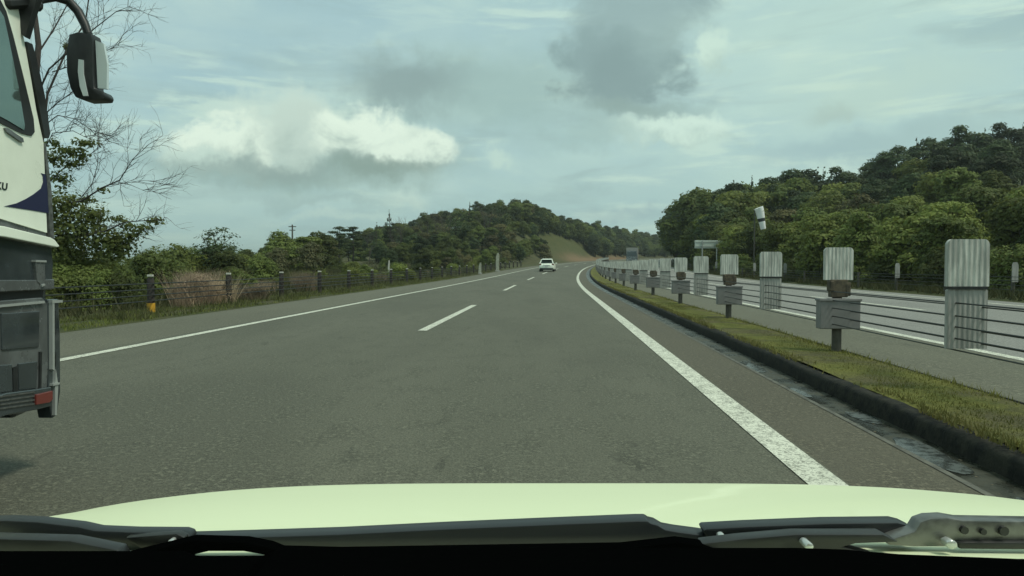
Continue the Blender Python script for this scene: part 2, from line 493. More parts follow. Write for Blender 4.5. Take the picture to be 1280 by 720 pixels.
M['rust'] = mat('brown_bracket', (.085, .070, .046), .8, var=.5, vscale=20)
M['post'] = mat('brown_steel_post', (.075, .070, .055), .6, var=.3, vscale=10)
M['cable'] = mat('dark_wire_rope', (.030, .034, .032), .5, metal=.3)
M['galv'] = mat('galvanised_steel', (.42, .44, .42), .45, metal=.6, var=.2, vscale=8)
M['dpost'] = mat('dark_weathered_post', (.030, .024, .020), .8, var=.5, vscale=9, bump=.4)
M['yellow'] = mat('yellow_band', (.55, .30, .02), .6, var=.2)
M['refl'] = mat('pale_reflector', (.55, .54, .48), .4, var=.2)
M['white'] = mat('white_paint', (.80, .86, .74), .35, coat=.4, var=.06, vscale=3)
M['bonnet'] = mat('cream_white_paint', (.78, .86, .58), .5, coat=.25)
M['navy'] = mat('navy_print', (.012, .014, .055), .35, coat=.3)
M['ink'] = mat('dark_lettering', (.012, .022, .02), .5)
M['black'] = mat('black_plastic', (.014, .016, .016), .45, var=.3, vscale=20)
M['rubber'] = mat('wiper_rubber', (.012, .015, .017), .42)
M['dash'] = mat('black_dashboard', (.0012, .0015, .0015), 1., spec=0.)
M['tyre'] = mat('tyre_rubber', (.02, .02, .02), .85)
M['truckgrey'] = mat('dark_grey_body', (.034, .044, .048), .16, spec=.7, var=.2, vscale=5, coat=.5)
M['truckmid'] = mat('mid_grey_panel', (.17, .185, .185), .28, metal=.45, spec=.6, var=.3, vscale=4)
M['chrome'] = mat('bright_trim', (.50, .53, .51), .25, metal=.5)
M['silver'] = mat('silver_wiper_metal', (.17, .175, .165), .38, metal=.6, var=.3, vscale=40)
M['glass'] = mat('tinted_glass', (.022, .034, .032), .04, spec=.8)
M['cabglass'] = mat('cab_glass', (.20, .28, .26), .06, metal=.75)
M['mirror'] = mat('sky_painted_mirror', (.62, .70, .70), .25, metal=.3)  # reflected sky is put into the pale base colour
M['red'] = mat('red_lens', (.15, .03, .024), .25, coat=.5)
M['amber'] = mat('amber_lens', (.5, .16, .02), .3)
M['plate_white'] = mat('number_plate', (.6, .62, .58), .5)
M['signback'] = mat('sign_back_metal', (.52, .58, .52), .5, metal=.3, var=.1)
M['sock'] = mat('windsock_white', (.78, .80, .78), .7)
M['sockd'] = mat('windsock_dark', (.035, .04, .045), .7)
M['stone'] = mat('pale_marker', (.36, .37, .29), .8, var=.3, vscale=6)

# ------------------------------------------------------------------ ground, roads, markings
def strip(name, s0, s1, ds, ds_far, d0, d1, nd, zf, m, attrs=None, thick=0.):
    ss = list(np.arange(s0, min(s1, 120), ds)) + list(np.arange(max(s0, 120), s1 + .1, ds_far))
    ss = np.array(ss); dd = np.linspace(d0, d1, nd) if not hasattr(nd, '__len__') else np.array(nd, float)
    S, D = np.meshgrid(ss, dd, indexing='ij')
    Z = zf(S, D) if callable(zf) else np.full_like(S, zf)
    V = P(S, D, Z)
    me = bpy.data.meshes.new(name)
    r, c = S.shape
    idx = np.arange(r * c).reshape(r, c)
    q = np.stack([idx[:-1, :-1], idx[:-1, 1:], idx[1:, 1:], idx[1:, :-1]], -1).reshape(-1, 4)[:, ::-1] if False else \
        np.stack([idx[:-1, :-1], idx[:-1, 1:], idx[1:, 1:], idx[1:, :-1]], -1).reshape(-1, 4)
    me.from_pydata(V.reshape(-1, 3).tolist(), [], q.tolist())
    if me.polygons[0].normal.z < 0: me.flip_normals()
    if attrs:
        for k, fn in attrs.items():
            a = me.attributes.new(k, 'FLOAT', 'POINT'); a.data.foreach_set('value', fn(S, D).astype(np.float32).ravel())
    me.materials.append(m)
    me.polygons.foreach_set('use_smooth', [True] * len(me.polygons))
    o = link(name, me); return o

def struct(o): o['kind'] = 'structure'; return o

struct(strip('road', -80, 880, 2, 5, -7.62, .12, 6, 0, M['road']))
struct(strip('road_shoulder', -80, 880, 2, 5, .12, .74, 3, 0, M['shoulder']))
struct(strip('road_shoulder', -80, 880, 2, 5, -9.75, -7.62, 3, 0, M['lshoulder']))
# gutter: a shallow channel between the paved edge and the kerb
struct(strip('gutter', -80, 300, 1, 5, 0, 0, [.74, .76, .80, .92, 1.05, 1.10],
             lambda s, d: np.interp(d, [.74, .76, .80, .92, 1.05, 1.10], [0, .002, -.034, -.034, -.034, -.034]), M['gutter']))
struct(strip('gutter_edge', -80, 300, 1, 5, 0, 0, [.715, .755], .004, M['kerb_joint']))
def kerb_z(s, d):
    b = np.interp(d, [1.08, 1.085, 1.09, 1.105, 1.12, 1.19, 1.20], [-.06, .0, .075, .095, .104, .112, .10])
    return b + (.012 * wob(s * 7, d * 14) + .010 * wob(s * 23 + 4, d * 31)) * (d > 1.088)
struct(strip('kerb', -80, 300, .12, 5, 0, 0, [1.08, 1.085, 1.09, 1.105, 1.12, 1.19, 1.20], kerb_z, M['kerb']))
struct(strip('median_grass', -80, 300, .5, 5, 0, 0, np.linspace(1.192, 2.07, 9),
             lambda s, d: .116 + .014 * wob(s * 5, d * 9) + .012 * sm((d - 1.19) / .1) - .02 * sm((d - 1.95) / .1), M['moss']))
struct(strip('median_edging', -80, 300, 1, 5, 0, 0, [2.068, 2.07, 2.10, 2.105], lambda s, d: np.interp(d, [2.068, 2.07, 2.10, 2.105], [.05, .114, .114, .05]), M['kerb']))
struct(strip('opposite_shoulder', -80, 880, 2, 5, 0, 0, [2.103, 2.5, 4.15], lambda s, d: np.interp(d, [2.103, 2.6, 4.15], [.085, .05, .0]), M['oppsh']))
struct(strip('opposite_road', -80, 880, 2, 5, 4.15, 12.9, 5, 0, M['opp']))
struct(strip('median_base', 300, 880, 5, 5, .74, 2.103, 2, 0, M['oppsh']))

def line(name, s0, s1, d, w, z=.006, lab=None, step=2):
    ss = np.arange(s0, s1 + 1e-6, step) if s1 - s0 > step else np.array([s0, s1])
    if ss[-1] < s1: ss = np.append(ss, s1)
    V = np.stack([P(ss, np.full_like(ss, d - w / 2), z), P(ss, np.full_like(ss, d + w / 2), z)], 1)
    o = obj(name, MB().grid(V), M['paint'], fix=False)
    if o.data.polygons[0].normal.z < 0: o.data.flip_normals()
    return struct(o)
line('edge_line', -60, 600, 0, .20)
line('edge_line', -60, 600, -7.35, .17)
line('edge_line', -60, 600, 4.25, .17)
line('edge_line', -60, 600, 11.75, .17)
for k in range(-3, 20):
    line('lane_dash', 12.1 + 20 * k, 20.1 + 20 * k, -3.72, .16)
for k in range(-3, 20):
    line('lane_dash', 18.5 + 20 * k, 26.5 + 20 * k, 8.0, .16)

def bareL(s, d):
    e = -d - 10.6
    b = sm((s - 175) / 30) * sm((330 - s) / 40) * (1 - sm((e - 1.5 - 3.2 * (wob(s * .6, 0) * .5 + .5)) / 2.5))
    return b * .9
def lushL(s, d):
    e = -d - 10.6
    return np.maximum(sm((s - 165) / 20) * sm((360 - s) / 60) * sm((e - 2) / 5) * (1 - sm((e - 13) / 4)),
                      sm((20 - s) / 6) * (1 - sm((e - 4) / 3)) * .6)
dl = -np.array([9.74, 10.1, 10.6, 11.2, 12, 13, 14.5, 16, 18, 20, 22, 24, 27, 30, 34, 40, 48, 60, 80, 110, 160, 240, 400.])
struct(strip('ground', -80, 880, 3, 5, 0, 0, dl, lambda s, d: np.where(d > -9.8, .0, T_left(s, d)) - .0, M['verge'], {'bare': bareL, 'lush': lushL}))
dr = np.array([12.9, 13.3, 14, 15, 16, 17, 19, 22, 26, 30, 35, 42, 50, 60, 72, 86, 104, 130, 170, 230, 320])
struct(strip('hillside', -80, 700, 4, 8, 0, 0, dr, lambda s, d: np.where(d < 12.95, 0., T_right(s, d)), M['forest_floor']))
pl = MB().add([(-5000, -5000, -3.4), (5000, -5000, -3.4), (5000, 5000, -3.4), (-5000, 5000, -3.4)], [(0, 1, 2, 3)])
struct(obj('plain', pl, M['plain'], fix=False))

# puddles and litter in the gutter
def puddle(s0, s1, da, db, seed):
    r = random.Random(seed); n = 64; vs = []; ph = [r.uniform(0, 6.28) for _ in range(6)]
    for i in range(n):
        a = 2 * math.pi * i / n
        k = .86 + sum(.10 / j * math.sin((j + 1) * a + ph[j - 1]) for j in range(1, 7)) + r.uniform(-.012, .012)
        s = (s0 + s1) / 2 + (s1 - s0) / 2 * math.cos(a) * k; d = (da + db) / 2 + (db - da) / 2 * math.sin(a) * k
        vs.append(tuple(P(s, min(max(d, .803), 1.083), -.0305).tolist()))
    c = tuple(P((s0 + s1) / 2, (da + db) / 2, -.0305).tolist())
    return MB().add(vs + [c], [(i, (i + 1) % n, n) for i in range(n)])
for i, (a, b, da, db, lab) in enumerate(((3.95, 4.9, .78, 1.04, 'broad shallow wet patch in the gutter nearest the bonnet'), (7.7, 8.5, .77, .98, 'small pale wet patch farthest up the gutter'),
        (3.0, 3.6, .84, 1.06, 'narrow wet patch in the gutter at the right frame edge'), (6.3, 6.8, .78, .92, 'tiny wet spot halfway along the visible gutter'), (5.2, 5.75, .88, 1.06, 'small wet patch just beyond the broad one against the kerb'))):
    o = obj('puddle', puddle(a, b, da, db, i + 1), M['water'], fix=False)
    if o.data.polygons[0].normal.z < 0: o.data.flip_normals()
    tag(o, lab, 'puddle', 'puddles in the gutter')
deb = MB()
for i in range(150):
    s = random.uniform(2, 16); d = random.choice([random.uniform(.78, 1.06), random.gauss(1.0, .05)])
    c = P(s, max(.81, min(d, 1.07)), -.028); q = random.uniform(.003, .010)
    deb.box((c[0], c[1], c[2] - .006), (q * 2, q * 1.4, q * .5), random.uniform(0, 3))
tag(obj('litter', deb, mat('leaf_litter', (.14, .12, .08), .9, var=.5, vscale=30)), 'scattered grit and leaf litter in the gutter', 'litter', kind='stuff')

# ------------------------------------------------------------------ plants
def leaves(blobs, n, size, seed, spread=.35, up=.25, low=.55, flat=1., k=4):
    """n small folded leaf faces scattered through the outer shells of the given ellipsoids"""
    g = np.random.default_rng(seed)
    B = np.array(blobs, float)
    w = (B[:, 3] * B[:, 4] + B[:, 4] * B[:, 5] + B[:, 3] * B[:, 5]); w /= w.sum()
    idx = g.choice(len(B), n, p=w)
    dv = g.normal(size=(n, 3)); dv /= np.linalg.norm(dv, axis=1)[:, None]
    neg = (dv[:, 2] < 0) & (g.random(n) < low); dv[neg, 2] *= -1
    r = 1 - np.abs(g.normal(0, spread, n)); r = np.clip(r, .15, 1.15)
    lump = 1 + .16 * np.sin(dv[:, 0] * 7 + idx) * np.sin(dv[:, 1] * 6 + idx * 2.) + .1 * np.sin(dv[:, 2] * 11 + idx)
    c = B[idx, :3] + dv * B[idx, 3:6] * (r * lump)[:, None]
    nrm = dv + g.normal(0, .38, (n, 3)) + np.array([0, 0, up + .2]); nrm /= np.linalg.norm(nrm, axis=1)[:, None]
    a = np.cross(nrm, g.normal(size=(n, 3))); a /= np.linalg.norm(a, axis=1)[:, None]
    b = np.cross(nrm, a)
    sz = size * g.uniform(.55, 1.35, n)[:, None]
    asp = g.uniform(.45, .8, n)[:, None]
    if k == 4: V = np.stack([c - a * sz, c + b * sz * asp, c + a * sz, c - b * sz * asp], 1)
    else: V = np.stack([c - a * sz, c + b * sz * asp, c + a * sz], 1)
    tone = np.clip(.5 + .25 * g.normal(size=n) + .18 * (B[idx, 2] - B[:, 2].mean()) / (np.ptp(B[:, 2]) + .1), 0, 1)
    return V.reshape(-1, 3), tone

def crown_blobs(h, w, n, seed, base=.3, shape='round'):
    r = random.Random(seed); out = []
    for i in range(n):
        t = (i + .5) / n
        if shape == 'round':
            z = h * (base + (1 - base) * t); prof = math.sin(math.pi * (.15 + .80 * t)) ** .8
        elif shape == 'low':
            z = h * (base + (1 - base) * t * .9); prof = (1 - t * .55)
        else:
            z = h * (base + (1 - base) * t); prof = 1 - t * .92
        a = i * 2.4 + r.uniform(-.5, .5); rad = w / 2 * prof * r.uniform(.25, .75)
        q = w * r.uniform(.17, .30) * (.6 + .4 * prof)
        out.append((rad * math.cos(a), rad * math.sin(a), z * r.uniform(.92, 1.0) - q * .3, q, q * r.uniform(.8, 1.2), q * r.uniform(.6, .9)))
    return out

def trunk_mb(h, r, seed, limbs=6, lean=.05, base=.35, spread=.35):
    g = random.Random(seed); mb = MB()
    pts = [(lean * h * t * t + g.uniform(-.02, .02) * h, lean * h * .5 * t * g.uniform(-1, 1), h * t * .86 - .25 * (t == 0)) for t in (0, .2, .4, .6, .8, 1)]
    mb.tube(pts, [r * 1.25, r, r * .8, r * .58, r * .36, r * .12], 8)
    for i in range(limbs):
        t = base + (0.9 - base) * i / limbs; a = i * 2.4 + g.uniform(-.4, .4)
        x0 = np.interp(t, (0, .2, .4, .6, .8, 1), [p[0] for p in pts]); z0 = h * t * .86
        L = h * spread * (1.1 - t * .7)
        p1 = (x0 + L * .5 * math.cos(a), L * .5 * math.sin(a), z0 + L * .35); p2 = (x0 + L * math.cos(a), L * math.sin(a), z0 + L * .85)
        mb.tube([(x0, 0, z0), p1, p2], [r * .38, r * .24, r * .07], 5, cap=False)
    return mb

def mesh_of(mb, name, m):
    me = bpy.data.meshes.new(name); me.from_pydata(mb.v, [], mb.f); me.materials.append(m); me.update()
    me.polygons.foreach_set('use_smooth', [True] * len(me.polygons)); return me

VAR = {}
def variant(key, h, w, nb, nl, size, m, seed, shape='round', base=.3, limbs=6, up=.25, tr=.022, spread=.2):
    bl = crown_blobs(h, w, nb, seed, base, shape)
    V, t = leaves(bl, nl, size, seed, spread, up, .75)
    VAR[key] = (mesh_of(trunk_mb(h, h * tr, seed, limbs), 'trunk', M['bark']), fast_mesh('crown', V, 4, m, t))
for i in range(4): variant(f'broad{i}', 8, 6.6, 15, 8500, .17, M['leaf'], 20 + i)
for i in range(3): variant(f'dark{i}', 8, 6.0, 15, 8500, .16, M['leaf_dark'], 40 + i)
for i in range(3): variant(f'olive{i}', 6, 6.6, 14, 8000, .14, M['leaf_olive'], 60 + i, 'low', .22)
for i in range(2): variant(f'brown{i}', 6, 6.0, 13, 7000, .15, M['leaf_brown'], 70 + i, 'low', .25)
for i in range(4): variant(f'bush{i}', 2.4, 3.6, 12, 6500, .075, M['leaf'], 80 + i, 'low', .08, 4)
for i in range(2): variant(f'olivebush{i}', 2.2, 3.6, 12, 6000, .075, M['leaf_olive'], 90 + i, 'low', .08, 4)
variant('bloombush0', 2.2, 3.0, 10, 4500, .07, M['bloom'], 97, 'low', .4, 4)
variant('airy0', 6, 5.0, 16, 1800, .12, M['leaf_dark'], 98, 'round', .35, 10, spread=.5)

def conifer(key, h, w, seed, m, lay=11, pine=False):
    r = random.Random(seed); bl = []
    if not pine:
        for i in range(lay):
            t = i / (lay - 1); z = h * (.16 + .82 * t); rad = w / 2 * (1 - t) ** .85 + .10
            k = max(1, int(6 * (1 - t) + 1))
            for j in range(k):
                a = j * 2 * math.pi / k + i * .9 + r.uniform(-.3, .3); q = rad * .55
                bl.append((q * math.cos(a) * r.uniform(.7, 1.15), q * math.sin(a), z, rad * .5, rad * .5, h * .045))
    else:
        for i in range(11):
            z = h * (.5 + .48 * (i / 10)); a = i * 2.4; rad = w / 2 * r.uniform(.2, .85) * (1.1 - .6 * i / 10)
            bl.append((rad * math.cos(a), rad * math.sin(a), z, w * .20, w * .20, h * .035))
    V, t = leaves(bl, 5500 if not pine else 3500, .11, seed, .5, .3, .3)
    mb = MB(); mb.tube([(0, 0, -.2), (.02 * h, 0, h * .5), (0, .01 * h, h * .97)], [h * .022, h * .014, .02], 7)
    for b in bl[::2]: mb.tube([(0, 0, b[2] - h * .03), (b[0] * .95, b[1] * .95, b[2])], [.05, .02], 4, cap=False)
    VAR[key] = (mesh_of(mb, 'trunk', M['bark']), fast_mesh('crown', V, 4, m, t))
conifer('cedar0', 8, 3.4, 5, M['leaf_dark']); conifer('cedar1', 8, 2.8, 6, M['leaf_dark'], 13)
conifer('pine0', 7, 5.2, 9, M['leaf_dark'], pine=True); conifer('pine1', 7, 4.4, 10, M['leaf_dark'], pine=True)

def bare_tree(h, seed, r0=.1, gens=5, spread=.55, upness=.25, n=3):
    g = random.Random(seed); mb = MB()
    def grow(p, d, L, r, gen):
        pts = [p]; q = Vector(p); dd = Vector(d)
        for i in range(4):
            dd = (dd + Vector((g.uniform(-1, 1), g.uniform(-1, 1), g.uniform(-.6, 1) * .8)) * .16).normalized()
            q = q + dd * L / 4; pts.append(tuple(q))
        mb.tube(pts, [r, r * .88, r * .76, r * .66, r * .55], 6 if gen < 2 else 3, cap=False)
        if gen >= gens: return
        for i in range(n if gen else n + 1):
            t = g.uniform(.45, 1.0) if i else 1.0
            b = Vector(pts[min(4, max(1, round(t * 4)))])
            nd = (dd + Vector((g.uniform(-1, 1), g.uniform(-1, 1), g.uniform(-.5, 1))) * spread * 1.3 + Vector((0, 0, upness * .3))).normalized()
            grow(tuple(b), nd, L * g.uniform(.62, .82), r * g.uniform(.45, .62), gen + 1)
    grow((0, 0, -.2), (g.uniform(-.1, .1), g.uniform(-.1, .1), 1), h * .34, r0, 0)
    return mb
VAR['bare0'] = (mesh_of(bare_tree(6, 3, .09), 'trunk', M['twig']), None)
VAR['bare1'] = (mesh_of(bare_tree(6, 11, .08), 'trunk', M['twig']), None)

first = {}
def plant(key, loc, scale, rot, name, label, cat='tree', group=None, sz=None):
    t, c = VAR[key]
    o = thing(name, loc, label, cat, group); o.rotation_euler = (0, 0, rot); o.scale = (scale, scale, scale * (sz or 1))
    link('trunk', t, o)
    if c: link('crown', c, o)
    return o
def ground_z(s, d): return float((T_left(s, d) if d < 0 else T_right(s, d)))
def plant_sd(key, s, d, scale, *a, sink=.1, **k):
    p = P(s, d, ground_z(s, d) - sink)
    return plant(key, tuple(p.tolist()), scale, random.uniform(0, 6.28), *a, **k)
def to_sd(X, Y):
    dist = np.hypot(_x - X, _y - Y); i = int(np.argmin(dist)); h = _h[i]
    return float(_s[i]), float((X - _x[i]) * math.cos(h) - (Y - _y[i]) * math.sin(h))
def plant_px(key, x, Y, ytop, *a, h0=8., sz=None, sink=.1, **k):
    """stand a plant in column x at distance Y so that its crown reaches row ytop"""
    X = (x - CX) / F * Y; s, d = to_sd(X, Y); g = ground_z(s, d) + float(rz(s)) - sink
    top = CAMH + (HY - ytop) / F * Y
    return plant(key, (X, Y, g), max(.15, (top - g) / (h0 * (sz or 1))), random.uniform(0, 6.28), *a, sz=sz, **k)

SPEC = {'broad': 'mid green', 'dark': 'dark green', 'olive': 'yellowish olive', 'brown': 'brownish green', 'cedar': 'pointed dark'}
def species(key): return SPEC[key.rstrip('0123456789')]
# right: the wooded slope
G_NEAR = 'pale olive trees along the foot of the right slope'
G_MID = 'broadleaf trees covering the right slope'
G_FAR = 'dark conifers standing along the right ridge'
cnt = 0
rows = [(4.5, 4.6, 6), (9.5, 5.4, 7), (15.5, 6.2, 8), (23, 7, 9), (32, 8, 10), (43, 9, 11), (56, 10, 11), (72, 11, 12), (90, 12, 12)]
for ri, (e, stp, h) in enumerate(rows):
    s = 4 + random.uniform(0, 3)
    while s < 330:
        d = 12.9 + e + random.uniform(-1.6, 1.6)
        p = P(s, d, 0); ratio = p[0] / max(p[1], 1)
        tall = .62 + .38 * sm((s - 40) / 45); ht = h * float(tall)
        if ri < 2: ht = np.interp(s, [0, 50, 85, 115, 160], [4.2, 5.2, 7, 11.6, 13])
        if ri in (2, 3): ht = np.interp(s, [0, 50, 85, 115, 160], [5.2, 6, 7.6, 10.5, 13])
        ok = .20 < ratio < .84 and not (s > 200 and e > 40) and not (s > 150 and ri > 5)
        if ok:
            ht *= random.uniform(.8, 1.1) * (1 if ri < 4 and s > 95 else (.92 if ri < 4 else .78))
            u = random.random()
            if s < 85 and ri < 4: key, h0 = (f'olive{random.randrange(3)}', 6) if u < .6 else ((f'brown{random.randrange(2)}', 6) if u < .7 else (f'broad{random.randrange(4)}', 8))
            elif u < (.75 if ri > 4 else .45): key, h0 = f'dark{random.randrange(3)}', 8
            elif u < .75: key, h0 = f'broad{random.randrange(4)}', 8
            elif u < .86 and ri > 3: key, h0 = f'cedar{random.randrange(2)}', 8
            elif s < 130: key, h0 = f'olive{random.randrange(3)}', 6
            else: key, h0 = f'dark{random.randrange(3)}', 8
            grp, lab, nm = (G_NEAR, 'rounded olive green tree at the foot of the right wooded slope', 'roadside_tree') if key[:5] in ('olive', 'brown') else \
                           (G_MID, 'dark green tree among many on the right wooded slope', 'broadleaf_tree')
            if key.startswith('cedar'): grp, lab, nm = 'conifers among the trees of the right slope', 'pointed dark conifer rising among the trees of the right slope', 'conifer_tree'
            where = 'at the foot of the right wooded slope' if ri < 2 else ('on the lower half of the right wooded slope' if ri < 5 else 'high on the right wooded slope below the skyline')
            far = '' if s < 100 else ' in its distant part'
            lab = f'{species(key)} tree {where}{far}' if not key.startswith('cedar') else f'pointed dark conifer {where}{far}'
            plant_sd(key, s, d, ht / h0, nm, lab, 'tree', f'{species(key)} trees {where}{far}', sink=.3); cnt += 1
        s += stp * random.uniform(.75, 1.25) * (1 + .5 * sm((s - 130) / 80))
# small conifers breaking the ridge line
for x, y in ((916, 226), (938, 222), (962, 222), (991, 212), (1008, 212), (1020, 210), (1028, 210), (1050, 212), (1088, 202), (1112, 187), (1142, 174), (1157, 176), (1190, 168), (1203, 162), (1228, 163), (1252, 158), (1275, 155)):
    Yd = 112 + (x - 900) * .02 * random.uniform(.5, 1.5)
    plant_px('cedar%d' % random.randrange(2) if random.random() < .5 else 'dark%d' % random.randrange(3), x, Yd, y - 1, 'ridge_tree', 'small dark tree breaking the skyline along the right ridge', 'tree', G_FAR)
# understorey bushes at the foot of the slope, behind the far guard cable
for s in np.arange(14, 130, 3.4):
    d = 12.9 + random.uniform(2.2, 3.6)
    plant_sd('bush%d' % random.randrange(4), float(s), d, random.uniform(.55, .95), 'roadside_bush', 'low dark bush at the foot of the right slope behind the far guard cable', 'bush', 'bushes at the foot of the right slope')

# left: low scrub, single trees, the wooded hill
tufts = []
GB = 'low green bushes beyond the left guard fence'
for i in range(95):
    s = random.uniform(16, 125); e = random.uniform(3.2, 9 + s * .33)
    d = -10.6 - e
    key = random.choice(['bush0', 'bush1', 'bush2', 'bush3', 'olivebush0', 'olivebush1'])
    sc = random.uniform(.5, .9) * (1 + .35 * sm((e - 6) / 20))
    o_ = 'olive' in key
    plant_sd(key, s, d, sc, 'scrub_bush', 'olive coloured bush in the scrub beyond the left guard fence' if o_ else 'green bush in the scrub beyond the left guard fence', 'bush', 'olive bushes beyond the left guard fence' if o_ else GB)
for i in range(34):
    s = random.uniform(27, 95); e = random.uniform(2.2, 12)
    k_ = random.choice(['tan', 'reed', 'olive'])
    d = -10.6 - e; p = P(s, d, 0)
    if k_ == 'olive': plant_sd('olivebush%d' % random.randrange(2), s, d, random.uniform(.3, .55), 'low_bush', 'small yellowish olive bush close behind the left guard fence', 'bush', 'small yellowish bushes close behind the left fence')
    else: tufts.append((float(p[0]), float(p[1]), k_))
for x, Y, yt, key, h0, sz, nm, lab in (
    (218, 42, 303, 'bush0', 2.4, 1, 'round_bush', 'rounded dark bush left of the small round headed tree'),
    (238, 46, 306, 'bush1', 2.4, 1, 'round_bush', 'low dark bush hugging the foot of the small round headed tree'),
    (271, 44, 283, 'airy0', 6, .8, 'small_tree', 'small open crowned tree standing alone beyond the third guard post'),
    (272, 45, 305, 'bush3', 2.4, 1.1, 'round_bush', 'dense dark bush directly below the small open crowned tree'),
    (352, 60, 292, 'broad1', 8, .8, 'broadleaf_tree', 'squat green tree left of the mound of pale bloom'),
    (388, 57, 300, 'bloombush0', 2.2, 1.5, 'blooming_bush', 'mound of cream blossom over a dark thicket, upper of two'),
    (347, 56, 307, 'bloombush0', 2.2, 1.5, 'blooming_bush', 'patch of cream blossom on a bush, lower of two'),
    (402, 70, 290, 'broad2', 8, .85, 'broadleaf_tree', 'broad dark tree with rounded top right of the thin distant mast'),
    (380, 68, 293, 'broad3', 8, .8, 'broadleaf_tree', 'broad dark tree standing right under the thin distant mast'),
    (425, 92, 284, 'pine0', 7, 1, 'pine_tree', 'flat topped pine, left of the pair on the skyline'),
    (441, 96, 284, 'pine1', 7, 1, 'pine_tree', 'flat topped pine, right of the pair on the skyline'),
    (487, 118, 263, 'cedar0', 8, 1, 'conifer_tree', 'tall dark pointed conifer rising left of the wooded hill'),
    (471, 114, 278, 'cedar1', 8, 1, 'conifer_tree', 'shorter conifer just left of the tall pointed one'),
    (497, 116, 268, 'bare0', 6, 1, 'bare_tree', 'leafless tree touching the tall pointed conifer'),
    (462, 110, 284, 'bare1', 6, 1, 'bare_tree', 'leafless tree between the pine pair and the conifers'),
    (548, 132, 258, 'bare1', 6, 1, 'bare_tree', 'larger leafless tree on the left shoulder of the hill'),
    (540, 130, 263, 'bare0', 6, 1, 'bare_tree', 'leafless tree just left of the larger one on the hill shoulder'),
    (587, 150, 253, 'cedar0', 8, 1, 'conifer_tree', 'ragged dark conifer near the top of the wooded hill'),
    (603, 150, 250, 'bare0', 6, 1, 'bare_tree', 'leafless tree beside the ragged conifer near the hilltop'),
    (570, 140, 263, 'airy0', 6, 1, 'airy_tree', 'thin crowned tree on the hill shoulder between bare tree and conifer'),
    (625, 160, 258, 'airy0', 6, 1, 'airy_tree', 'thin crowned tree just left of the hilltop canopy')):
    plant_px(key, x, Y, yt, nm, lab, 'bush' if 'bush' in nm else 'tree', h0=h0, sz=sz)

for i, s in enumerate(np.arange(186, 262, 2.6)):
    for e in (random.uniform(9.5, 11.5), random.uniform(13, 16), random.uniform(17, 24)):
        plant_sd(random.choice(['broad0', 'broad1', 'dark0', 'dark2', 'broad3']), float(s), -10.6 - e, random.uniform(5.2, 7.2) / 8 * (1 if s < 225 else .85), 'ridge_tree', 'rounded tree lining the crest above the grassy cutting', 'tree', 'trees along the crest of the grassy cutting', sink=.3)
for i, s in enumerate(np.arange(246, 430, 3.2)):
    for e in (random.uniform(2.5, 6), random.uniform(8, 13)):
        plant_sd(random.choice(['broad0', 'broad1', 'dark0', 'dark2', 'dark1']), float(s), -10.6 - e, random.uniform(6, 8.5) / 8, 'far_tree', 'distant dark tree on the ridge beyond the grassy cutting', 'tree', 'distant trees beyond the grassy cutting', sink=.3)
GH = 'trees covering the wooded hill left of the road'
for i in range(150):
    s = random.uniform(80, 200); e = random.uniform(2.5, 60) if s < 165 else random.uniform(13, 60)
    if s < 120 and e < 8 and random.random() < .4: e += 8
    key = random.choice(['broad0', 'broad1', 'broad2', 'broad3', 'dark0', 'dark1', 'brown0', 'brown1', 'olive1'])
    h0 = 6 if key[:5] in ('brown', 'olive') else 8
    ht = np.interp(s, [80, 110, 150, 200], [2.8, 3.8, 5.2, 6.0]) * random.uniform(.8, 1.15) * (1 if e > 8 else .7)
    w_ = 'at the roadside foot of the left hill' if e < 12 else 'in the upper canopy of the left hill'
    plant_sd(key, s, -10.6 - e, ht / h0, 'hill_tree', f'{species(key)} leafy tree {w_}', 'tree', f'{species(key)} trees {w_}', sink=.2)
for i in range(70):
    s = random.uniform(108, 190); e = random.uniform(2.5, 22) if s < 170 else random.uniform(9, 22)
    key = random.choice(['broad0', 'broad2', 'brown0', 'dark1', 'olive0'])
    w_ = 'on the middle flank of the left hill'
    plant_sd(key, s, -10.6 - e, random.uniform(3, 4.6) / 8, 'hill_tree', f'small {species(key)} tree {w_}', 'tree', f'small {species(key)} trees {w_}', sink=.2)
for i in range(40):
    s = random.uniform(230, 430); e = random.uniform(14, 60) if s < 240 else (random.uniform(6, 40) if s < 262 else random.uniform(3, 50))
    key = random.choice(['dark0', 'dark1', 'dark2', 'dark0', 'dark2', 'broad1', 'cedar0'])
    ht = random.uniform(5.5, 8)
    plant_sd(key, s, -10.6 - e, ht / 8, 'far_tree', 'distant dark tree on the ridge beyond the grassy cutting', 'tree', 'distant trees beyond the grassy cutting', sink=.2)
for i in range(26):
    s = random.uniform(300, 460); e = random.uniform(3, 30)
    plant_sd('dark%d' % random.randrange(3), s, 12.9 + e, random.uniform(.8, 1.3), 'far_tree', 'distant dark tree closing the view at the bend', 'tree', 'distant trees at the bend', sink=.2)

